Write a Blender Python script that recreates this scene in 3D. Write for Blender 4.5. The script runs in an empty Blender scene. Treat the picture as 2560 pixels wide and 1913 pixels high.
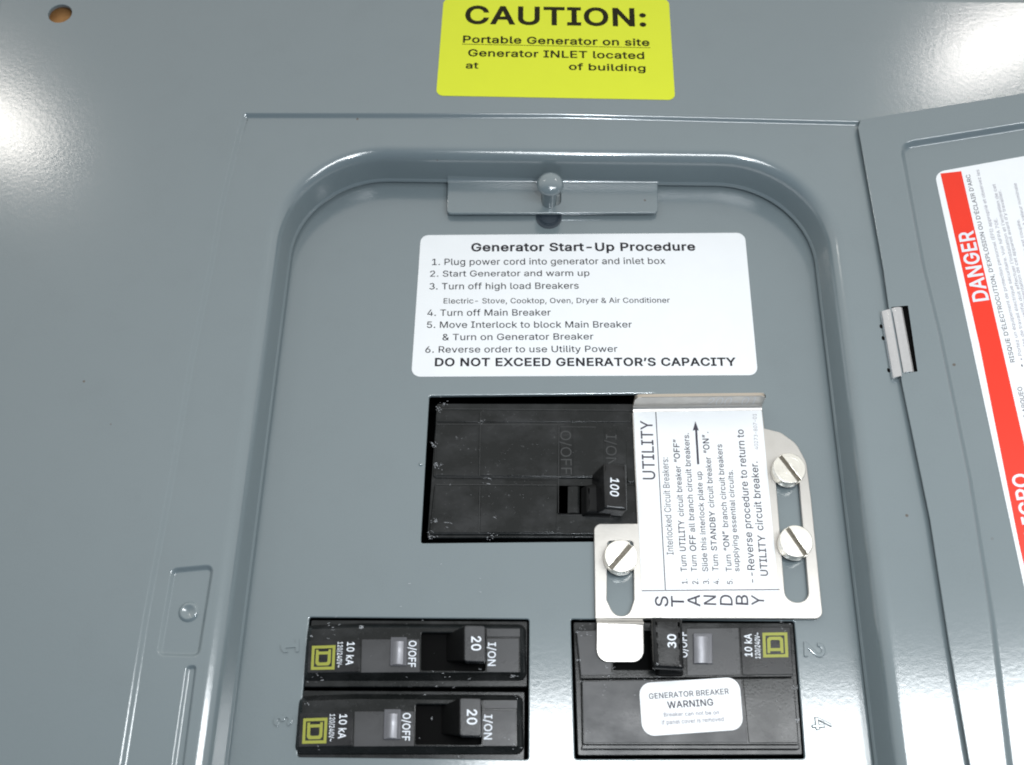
import bpy, math, random
from mathutils import Vector, Matrix
from mathutils.geometry import tessellate_polygon, delaunay_2d_cdt
random.seed(7)
SC = bpy.context.scene
COL = SC.collection
MM = 0.001
R90 = Matrix.Rotation(math.pi / 2, 4, 'X')      # panel space (x right, y up, z out of the panel) -> upright in the world
HGT = 1.4
def W(p):                                       # panel millimetres -> world metres
    return Vector((p[0] * MM, -p[2] * MM, p[1] * MM + HGT))

# ------------------------------------------------------------------ camera
F = 2745.0; D0 = 350.0; TILT = math.radians(24.8); ROLL = math.radians(0.87)
ct, st = math.cos(TILT), math.sin(TILT)
CAM = Vector((0, -D0 * st, D0 * ct))
r0 = Vector((1, 0, 0)); u0 = Vector((0, ct, st)); BK = Vector((0, -st, ct))
RT = r0 * math.cos(ROLL) + u0 * math.sin(ROLL)
UPV = u0 * math.cos(ROLL) - r0 * math.sin(ROLL)
cam = bpy.data.cameras.new('camera'); camo = bpy.data.objects.new('camera', cam); COL.objects.link(camo)
cam.sensor_fit = 'HORIZONTAL'; cam.sensor_width = 36.0; cam.lens = 36.0 * F / 2560.0
cam.clip_start = 0.01; cam.clip_end = 50
m = Matrix((RT, UPV, BK)).transposed().to_4x4()
camo.matrix_world = Matrix.Translation(W(CAM)) @ R90 @ m
SC.camera = camo
SC.cycles.filter_width = 1.9
cam.dof.use_dof = True; cam.dof.focus_distance = 0.355; cam.dof.aperture_fstop = 16.0

# ------------------------------------------------------------------ world, lamps, exposure
w = bpy.data.worlds.new("World"); SC.world = w; w.use_nodes = True
bg = w.node_tree.nodes['Background']; bg.inputs[1].default_value = 1.0
tcw = w.node_tree.nodes.new('ShaderNodeTexCoord'); sep = w.node_tree.nodes.new('ShaderNodeSeparateXYZ'); rmp = w.node_tree.nodes.new('ShaderNodeValToRGB'); mpr = w.node_tree.nodes.new('ShaderNodeMapRange')
mpr.inputs['From Min'].default_value = -1.0
w.node_tree.links.new(tcw.outputs['Generated'], sep.inputs[0]); w.node_tree.links.new(sep.outputs[2], mpr.inputs['Value']); w.node_tree.links.new(mpr.outputs[0], rmp.inputs[0]); w.node_tree.links.new(rmp.outputs[0], bg.inputs[0])
rmp.color_ramp.elements[0].position = 0.30; rmp.color_ramp.elements[0].color = (0.11, 0.15, 0.20, 1)     # dim floor side of the room
rmp.color_ramp.elements[1].position = 0.66; rmp.color_ramp.elements[1].color = (0.86, 0.875, 0.86, 1)     # bright ceiling side
def lamp(name, pos, target, sx, sy, power, col, rot=0):
    l = bpy.data.lights.new(name, 'AREA'); l.shape = 'RECTANGLE'; l.size = sx * MM; l.size_y = sy * MM
    l.energy = power; l.color = col
    o = bpy.data.objects.new(name, l); COL.objects.link(o)
    a, b = W(pos), W(target)
    o.rotation_euler = (b - a).to_track_quat('-Z', 'Y').to_euler(); o.location = a
    o.rotation_euler.rotate_axis('Z', rot)
    return o
def on_panel(px, py, z=0.0):
    d = RT * ((px - 1280.0) / F) + UPV * ((956.5 - py) / F) - BK
    return CAM + d * ((z - CAM.z) / d.z)
def mirror_spot(px, py, dist, z=0.0):
    """where a lamp hangs whose glare is seen at that point of the panel"""
    p = on_panel(px, py, z); v = (p - CAM).normalized(); return p + Vector((v.x, v.y, -v.z)) * dist
lamp('flash_lamp', (52, -128, 322), (10, 60, 0), 14, 8, 0.30, (0.86, 0.94, 1.0))
lamp('window_lamp', mirror_spot(1790, 1890, 362, -16), (60, -85, 0), 290, 66, 0.82, (0.95, 0.98, 1.0))
lamp('ceiling_lamp', mirror_spot(-55, 290, 1900), (0, 0, 0), 230, 90, 1.3, (1.0, 0.95, 0.88))
lamp('ceiling_lamp', mirror_spot(2500, 112, 1900), (0, 0, 0), 230, 90, 1.3, (1.0, 0.95, 0.90))
SC.view_settings.view_transform = 'Standard'; SC.view_settings.look = 'None'
SC.view_settings.exposure = 0.0; SC.view_settings.gamma = 1.0

# ------------------------------------------------------------------ pixel of the photograph -> point on a plane of the panel
def ray(px, py):
    return RT * ((px - 1280.0) / F) + UPV * ((956.5 - py) / F) - BK
class Plane:
    """A flat face: 2-D millimetre coordinates (a, b) plus height c above it."""
    def __init__(s, o, ex, ey):
        s.o, s.ex, s.ey = Vector(o), Vector(ex).normalized(), Vector(ey).normalized(); s.n = s.ex.cross(s.ey)
    def at(s, px, py, c=0.0):
        d = ray(px, py); t = (s.o + s.n * c - CAM).dot(s.n) / d.dot(s.n)
        q = CAM + d * t - s.o
        return (q.dot(s.ex), q.dot(s.ey))
    def p(s, a, b, c=0.0):
        return s.o + s.ex * a + s.ey * b + s.n * c
PN = Plane((0, 0, 0), (1, 0, 0), (0, 1, 0))
def U(px, py, z): return PN.at(px, py, z)
def UL(pts, z, pl=PN): return [pl.at(x, y, z) for x, y in pts]

# ------------------------------------------------------------------ materials
def mat(name, col, rough=0.4, metal=0.0, spec=0.5, coat=0.0, coat_r=0.1):
    mt = bpy.data.materials.new(name); mt.use_nodes = True
    b = mt.node_tree.nodes['Principled BSDF']
    b.inputs['Base Color'].default_value = (*col, 1); b.inputs['Roughness'].default_value = rough
    b.inputs['Metallic'].default_value = metal; b.inputs['Specular IOR Level'].default_value = spec
    b.inputs['Coat Weight'].default_value = coat; b.inputs['Coat Roughness'].default_value = coat_r
    return mt
def nd(mt, t, **kw):
    n = mt.node_tree.nodes.new(t)
    for k, v in kw.items():
        if k in n.inputs: n.inputs[k].default_value = v
        else: setattr(n, k, v)
    return n
def lk(mt, a, b): mt.node_tree.links.new(a, b)
def noise(mt, scale, detail=2.0, rough=0.5, vec=None):
    n = nd(mt, 'ShaderNodeTexNoise'); n.inputs['Scale'].default_value = scale
    n.inputs['Detail'].default_value = detail; n.inputs['Roughness'].default_value = rough
    if vec is None:
        tc = nd(mt, 'ShaderNodeTexCoord'); vec = tc.outputs['Object']
    lk(mt, vec, n.inputs['Vector']); return n
def ramp(mt, src, stops):
    r = nd(mt, 'ShaderNodeValToRGB'); e = r.color_ramp.elements
    e[0].position, e[0].color = stops[0][0], (*stops[0][1], 1)
    e[1].position, e[1].color = stops[-1][0], (*stops[-1][1], 1)
    for p, c in stops[1:-1]:
        x = e.new(p); x.color = (*c, 1)
    lk(mt, src, r.inputs[0]); return r
def bump(mt, layers):
    """layers: (height socket, strength, distance in metres), chained into the normal"""
    b = mt.node_tree.nodes['Principled BSDF']; prev = None
    for src, s, d in layers:
        n = nd(mt, 'ShaderNodeBump'); n.inputs['Strength'].default_value = s; n.inputs['Distance'].default_value = d
        lk(mt, src, n.inputs['Height'])
        if prev: lk(mt, prev.outputs[0], n.inputs['Normal'])
        prev = n
    lk(mt, prev.outputs[0], b.inputs['Normal'])
def paint(name, col, rough):
    mt = mat(name, col, rough, 0, 0.5, 0.0, 0.08)
    mt.node_tree.nodes['Principled BSDF'].inputs['IOR'].default_value = 1.9
    b = mt.node_tree.nodes['Principled BSDF']
    n = noise(mt, 60, 5, 0.6)
    n2 = noise(mt, 2600, 2, 0.6); ad = nd(mt, 'ShaderNodeMath', operation='MULTIPLY_ADD'); lk(mt, n2.outputs[0], ad.inputs[0]); ad.inputs[1].default_value = 1.0; lk(mt, n.outputs[0], ad.inputs[2])
    r = ramp(mt, ad.outputs[0], [(0.5, tuple(c * 0.955 for c in col)), (1.45, tuple(c * 1.045 for c in col))])
    # small specks of dirt with edges of their own
    v = nd(mt, 'ShaderNodeTexVoronoi'); v.inputs['Scale'].default_value = 75
    tc = nd(mt, 'ShaderNodeTexCoord'); lk(mt, tc.outputs['Object'], v.inputs['Vector'])
    s = ramp(mt, v.outputs['Distance'], [(0.0, (1, 1, 1)), (0.030, (1, 1, 1)), (0.045, (0, 0, 0))])
    g = ramp(mt, v.outputs['Color'], [(0.0, (0, 0, 0)), (0.62, (0, 0, 0)), (0.65, (1, 1, 1))])
    mu = nd(mt, 'ShaderNodeMath', operation='MULTIPLY'); lk(mt, s.outputs[0], mu.inputs[0]); lk(mt, g.outputs[0], mu.inputs[1])
    mx = nd(mt, 'ShaderNodeMix', data_type='RGBA'); lk(mt, mu.outputs[0], mx.inputs[0])
    lk(mt, r.outputs[0], mx.inputs[6]); mx.inputs[7].default_value = (0.09, 0.075, 0.06, 1)
    lk(mt, mx.outputs[2], b.inputs['Base Color'])
    bump(mt, [(noise(mt, 9, 1, 0.4).outputs[0], 0.35, 0.0008), (noise(mt, 650, 3, 0.6).outputs[0], 0.20, 0.00010)])
    return mt
PAINT = paint('grey_enamel', (0.164, 0.200, 0.212), 0.15)
DOORP = PAINT
def plastic(name, col, rough, marks=0.5):
    mt = mat(name, col, rough, 0, 0.35)
    b = mt.node_tree.nodes['Principled BSDF']
    tc = nd(mt, 'ShaderNodeTexCoord')
    n1 = noise(mt, 900, 4, 0.7, tc.outputs['Object']); n2 = noise(mt, 120, 3, 0.6, tc.outputs['Object'])
    a = ramp(mt, n1.outputs[0], [(0.62, (0, 0, 0)), (0.76, (1, 1, 1))]); c = ramp(mt, n2.outputs[0], [(0.45, (0.1,) * 3), (0.72, (1, 1, 1))])
    mu = nd(mt, 'ShaderNodeMath', operation='MULTIPLY'); lk(mt, a.outputs[0], mu.inputs[0]); lk(mt, c.outputs[0], mu.inputs[1])
    m2 = nd(mt, 'ShaderNodeMath', operation='MULTIPLY'); lk(mt, mu.outputs[0], m2.inputs[0]); m2.inputs[1].default_value = marks
    mx = nd(mt, 'ShaderNodeMix', data_type='RGBA'); lk(mt, m2.outputs[0], mx.inputs[0])
    mx.inputs[6].default_value = (*col, 1); mx.inputs[7].default_value = (0.34, 0.35, 0.36, 1)
    mp = nd(mt, 'ShaderNodeMapping'); mp.inputs['Scale'].default_value = (1.0, 1.3, 1.0); lk(mt, tc.outputs['Object'], mp.inputs['Vector'])
    n3 = noise(mt, 75, 4, 0.62, mp.outputs[0]); sm = ramp(mt, n3.outputs[0], [(0.45, (0, 0, 0)), (0.85, (0.24, 0.24, 0.24))])
    m3 = nd(mt, 'ShaderNodeMix', data_type='RGBA'); lk(mt, sm.outputs[0], m3.inputs[0]); lk(mt, mx.outputs[2], m3.inputs[6]); m3.inputs[7].default_value = (0.11, 0.11, 0.115, 1)
    lk(mt, m3.outputs[2], b.inputs['Base Color'])
    rr = ramp(mt, n3.outputs[0], [(0.3, (rough * 0.6,) * 3), (0.75, (rough * 1.5,) * 3)]); lk(mt, rr.outputs[0], b.inputs['Roughness'])
    bump(mt, [(noise(mt, 1500, 2).outputs[0], 0.25, 0.00006)])
    return mt
BLACK = plastic('black_phenolic', (0.008, 0.009, 0.009), 0.22)
DARK = plastic('black_breaker_label', (0.008, 0.008, 0.009), 0.30, 0.2)
GREYP = plastic('charcoal_sheen_plastic', (0.050, 0.050, 0.052), 0.34, 0.15)  # charcoal face panels; on the handles the paler base stands in for reflected light
HANDLE = plastic('glossy_black_plastic', (0.008, 0.008, 0.008), 0.20, 0.12)
FOOT = mat('black_rubbery_plastic', (0.004, 0.004, 0.004), 0.5, 0, 0.2)
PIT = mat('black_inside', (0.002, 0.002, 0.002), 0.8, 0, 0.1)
SCUFF = mat('white_scuff', (0.42, 0.43, 0.45), 0.8)
def sticker(name, col, rough=0.45):
    mt = mat(name, col, rough, 0, 0.45)
    b = mt.node_tree.nodes['Principled BSDF']
    n = noise(mt, 90, 4, 0.6); r = ramp(mt, n.outputs[0], [(0.3, tuple(c * 0.975 for c in col)), (0.7, col)])
    lk(mt, r.outputs[0], b.inputs['Base Color'])
    bump(mt, [(noise(mt, 45, 2).outputs[0], 0.25, 0.0002)])
    return mt
WHITE = sticker('white_vinyl', (0.85, 0.86, 0.87))
YELLOW = sticker('yellow_vinyl', (0.71, 0.765, 0.020))
RED = sticker('red_print', (0.84, 0.030, 0.008))
INK = mat('black_ink', (0.012, 0.011, 0.016), 0.6, 0, 0.3)
INKY = mat('ink_on_yellow', (0.014, 0.012, 0.002), 0.7, 0, 0.2)
INKG = mat('grey_ink', (0.055, 0.050, 0.068), 0.6, 0, 0.3)
INKF = mat('faint_ink', (0.13, 0.12, 0.15), 0.5)
WINK = mat('white_print', (0.74, 0.77, 0.82), 0.5)
LOGO = mat('olive_print', (0.30, 0.31, 0.035), 0.5)
def metal(name, col, rough, sc=260):
    mt = mat(name, col, rough, 1.0)
    b = mt.node_tree.nodes['Principled BSDF']
    n = noise(mt, sc, 4, 0.65); r = ramp(mt, n.outputs[0], [(0.3, tuple(c * 0.93 for c in col)), (0.7, col)])
    lk(mt, r.outputs[0], b.inputs['Base Color'])
    rr = ramp(mt, n.outputs[0], [(0.3, (rough * 1.25,) * 3), (0.7, (rough * 0.85,) * 3)]); lk(mt, rr.outputs[0], b.inputs['Roughness'])
    bump(mt, [(noise(mt, 1300, 3).outputs[0], 0.25, 0.00008)])
    return mt
STEEL = metal('zinc_plated_steel', (0.58, 0.555, 0.52), 0.38)
STEEL.node_tree.nodes['Principled BSDF'].inputs['Metallic'].default_value = 0.75
SHADED = mat('shade_dark_paint', (0.03, 0.042, 0.055), 0.4)  # retainer colour: the shade under the tab is put into this dark base
EDGE = metal('sheared_steel_edge', (0.50, 0.44, 0.37), 0.42, 900)
NICK = metal('nickel_screw', (0.86, 0.83, 0.76), 0.30)
GRIME = metal('grimy_slot', (0.20, 0.18, 0.15), 0.6, 1500)
CHROME = metal('bright_zinc', (0.70, 0.70, 0.72), 0.14, 500)
LENS = mat('clear_lens', (0.10, 0.10, 0.11), 0.25, 0.2)
LENSC = metal('pale_indicator', (0.30, 0.30, 0.32), 0.5)
ETCH = mat('pale_stamping', (0.62, 0.63, 0.65), 0.5, 0.6)
WOOD = mat('brown_fibreboard', (0.36, 0.17, 0.055), 0.8)
b_ = WOOD.node_tree.nodes['Principled BSDF']
lk(WOOD, ramp(WOOD, noise(WOOD, 180, 5, 0.7).outputs[0], [(0.3, (0.30, 0.135, 0.04)), (0.7, (0.44, 0.22, 0.075))]).outputs[0], b_.inputs['Base Color'])

# ------------------------------------------------------------------ object helpers
ANCH = {}
def tag(o, label, cat, group=None):
    o['label'] = label; o['category'] = cat
    if group: o['group'] = group
def thing(name, label, cat, anchor, group=None):
    o = bpy.data.objects.new(name, None); COL.objects.link(o); o.empty_display_size = 0.01
    o.matrix_world = Matrix.Translation(W(anchor)) @ R90
    tag(o, label, cat, group); ANCH[o.name] = Vector(anchor); return o
class MB:
    """collects vertices (panel millimetres) and faces"""
    def __init__(s): s.v = []; s.f = []; s.mi = []
    def add(s, vs, fs, mi=0):
        k = len(s.v); s.v += [Vector(x) for x in vs]; s.f += [tuple(i + k for i in f) for f in fs]; s.mi += [mi] * len(fs)
    def build(s, name, mats, parent=None, angle=40, kind=None, struct=False):
        me = bpy.data.meshes.new(name)
        root = parent
        while root is not None and root.parent is not None: root = root.parent
        a = ANCH[root.name] if root is not None else Vector((0, 0, 0))
        me.from_pydata([(v - a) * MM for v in s.v], [], s.f)
        if not isinstance(mats, (list, tuple)): mats = [mats]
        for mt in mats: me.materials.append(mt)
        if len(mats) > 1: me.polygons.foreach_set('material_index', s.mi)
        me.validate(); me.update()
        if angle:
            me.shade_smooth(); me.set_sharp_from_angle(angle=math.radians(angle))
        o = bpy.data.objects.new(name, me); COL.objects.link(o)
        if parent is not None: o.parent = parent
        else: o.matrix_world = Matrix.Translation(W((0, 0, 0))) @ R90
        if kind: o['kind'] = kind
        return o
def area(p): return 0.5 * sum(p[i - 1][0] * p[i][1] - p[i][0] * p[i - 1][1] for i in range(len(p)))
def ccw(p): return list(p) if area(p) > 0 else list(reversed(p))
def inset(poly, d):
    """shrink (d > 0) a CCW polygon"""
    n = len(poly); out = []
    for i in range(n):
        a, b, c = Vector(poly[i - 1]), Vector(poly[i]), Vector(poly[(i + 1) % n])
        e1 = (b - a).normalized(); e2 = (c - b).normalized()
        n1 = Vector((-e1.y, e1.x)); n2 = Vector((-e2.y, e2.x)); k = n1 + n2
        if k.length < 1e-6: k = n1
        k.normalize(); q = max(0.35, k.dot(n1))
        out.append(tuple(b + k * (d / q)))
    return out
def rpoly(pts, r, seg=6):
    rs = list(r) if isinstance(r, (list, tuple)) else [r] * len(pts)
    if area(pts) < 0: pts = list(reversed(pts)); rs = rs[::-1]
    n = len(pts)
    out = []
    for i in range(n):
        b = Vector(pts[i]); a = Vector(pts[i - 1]) - b; c = Vector(pts[(i + 1) % n]) - b
        rr = rs[i]
        if rr <= 0: out.append(tuple(b)); continue
        ang = a.angle(c) / 2; t = min(rr / math.tan(ang), a.length * 0.48, c.length * 0.48); rr = t * math.tan(ang)
        ctr = b + (a.normalized() + c.normalized()).normalized() * (rr / math.sin(ang))
        s = b + a.normalized() * t - ctr; e = b + c.normalized() * t - ctr
        a0 = math.atan2(s.y, s.x); da = math.atan2(e.y, e.x) - a0
        while da > math.pi: da -= 2 * math.pi
        while da < -math.pi: da += 2 * math.pi
        for k in range(seg + 1):
            th = a0 + da * k / seg; out.append((ctr.x + rr * math.cos(th), ctr.y + rr * math.sin(th)))
    return out
def circ(c, r, n=40): return [(c[0] + r * math.cos(2 * math.pi * k / n), c[1] + r * math.sin(2 * math.pi * k / n)) for k in range(n)]
def rings(mb, loops, pl=PN, mi=0):
    """loops: list of (list of 2-D points, height), bridged with quads"""
    n = len(loops[0][0]); vs = []; fs = []
    for lp, z in loops: vs += [pl.p(a, b, z) for a, b in lp]
    for j in range(len(loops) - 1):
        for i in range(n):
            k = (i + 1) % n; fs.append((j * n + i, j * n + k, (j + 1) * n + k, (j + 1) * n + i))
    mb.add(vs, fs, mi)
def fill(mb, loops, z, pl=PN, mi=0, zf=None):
    vl = [[Vector((a, b, 0)) for a, b in lp] for lp in loops]
    tr = tessellate_polygon(vl); flat = [p for lp in loops for p in lp]
    vs = [pl.p(a, b, z if zf is None else zf(a, b)) for a, b in flat]
    fs = []
    for t in tr:
        a, b, c = (flat[i] for i in t)
        cr = (b[0] - a[0]) * (c[1] - a[1]) - (b[1] - a[1]) * (c[0] - a[0])
        if abs(cr) < 1e-9: continue
        fs.append(tuple(t) if cr > 0 else tuple(reversed(t)))
    mb.add(vs, fs, mi)
def prof(bev, zt, seg=3):
    return [(bev * (1 - math.sin(math.pi / 2 * k / seg)), zt - bev * (1 - math.cos(math.pi / 2 * k / seg))) for k in range(seg + 1)]
def plate(mb, outer, holes, zt, th, bev=0.15, pl=PN, taper=0.0, mi=0, mie=None, bottom=True):
    """solid plate with rounded top edges; taper widens the outer foot"""
    outer = ccw(outer); holes = [ccw(h) for h in holes]; pr = prof(bev, zt) if bev > 0 else [(0, zt)]
    me = mi if mie is None else mie
    fill(mb, [inset(outer, pr[0][0])] + [inset(h, -pr[0][0]) for h in holes], zt, pl, mi)
    rings(mb, [(inset(outer, d), z) for d, z in pr], pl, mi)
    rings(mb, [(inset(outer, 0), pr[-1][1]), (inset(outer, -taper), zt - th)], pl, me)
    for h in holes:
        rings(mb, [(inset(h, -d), z) for d, z in pr], pl, mi)
        rings(mb, [(h, pr[-1][1]), (h, zt - th)], pl, me)
    if bottom: fill(mb, [inset(outer, -taper)] + holes, zt - th, pl, mi)
def isect(a, b, c, d):
    a, b, c, d = map(Vector, (a, b, c, d)); r = b - a; s = d - c
    t = ((c - a).x * s.y - (c - a).y * s.x) / (r.x * s.y - r.y * s.x); return tuple(a + r * t)
def lathe(mb, c, pr, n=36, mi=0, ax=None):
    """pr: (radius, height) from the bottom up round an upright axis at c"""
    vs = []; fs = []
    for r, z in pr:
        for k in range(n):
            t = 2 * math.pi * k / n; vs.append((c[0] + r * math.cos(t), c[1] + r * math.sin(t), z))
    for j in range(len(pr) - 1):
        for k in range(n):
            l = (k + 1) % n; fs.append((j * n + k, j * n + l, (j + 1) * n + l, (j + 1) * n + k))
    if pr[-1][0] > 1e-4: fs.append(tuple((len(pr) - 1) * n + k for k in range(n)))
    mb.add(vs, fs, mi)
def quad(mb, pts, z, pl=PN, mi=0):
    p = ccw(pts); mb.add([pl.p(a, b, z) for a, b in p], [(0, 1, 2, 3)[:len(p)] if len(p) == 4 else tuple(range(len(p)))], mi)

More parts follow.
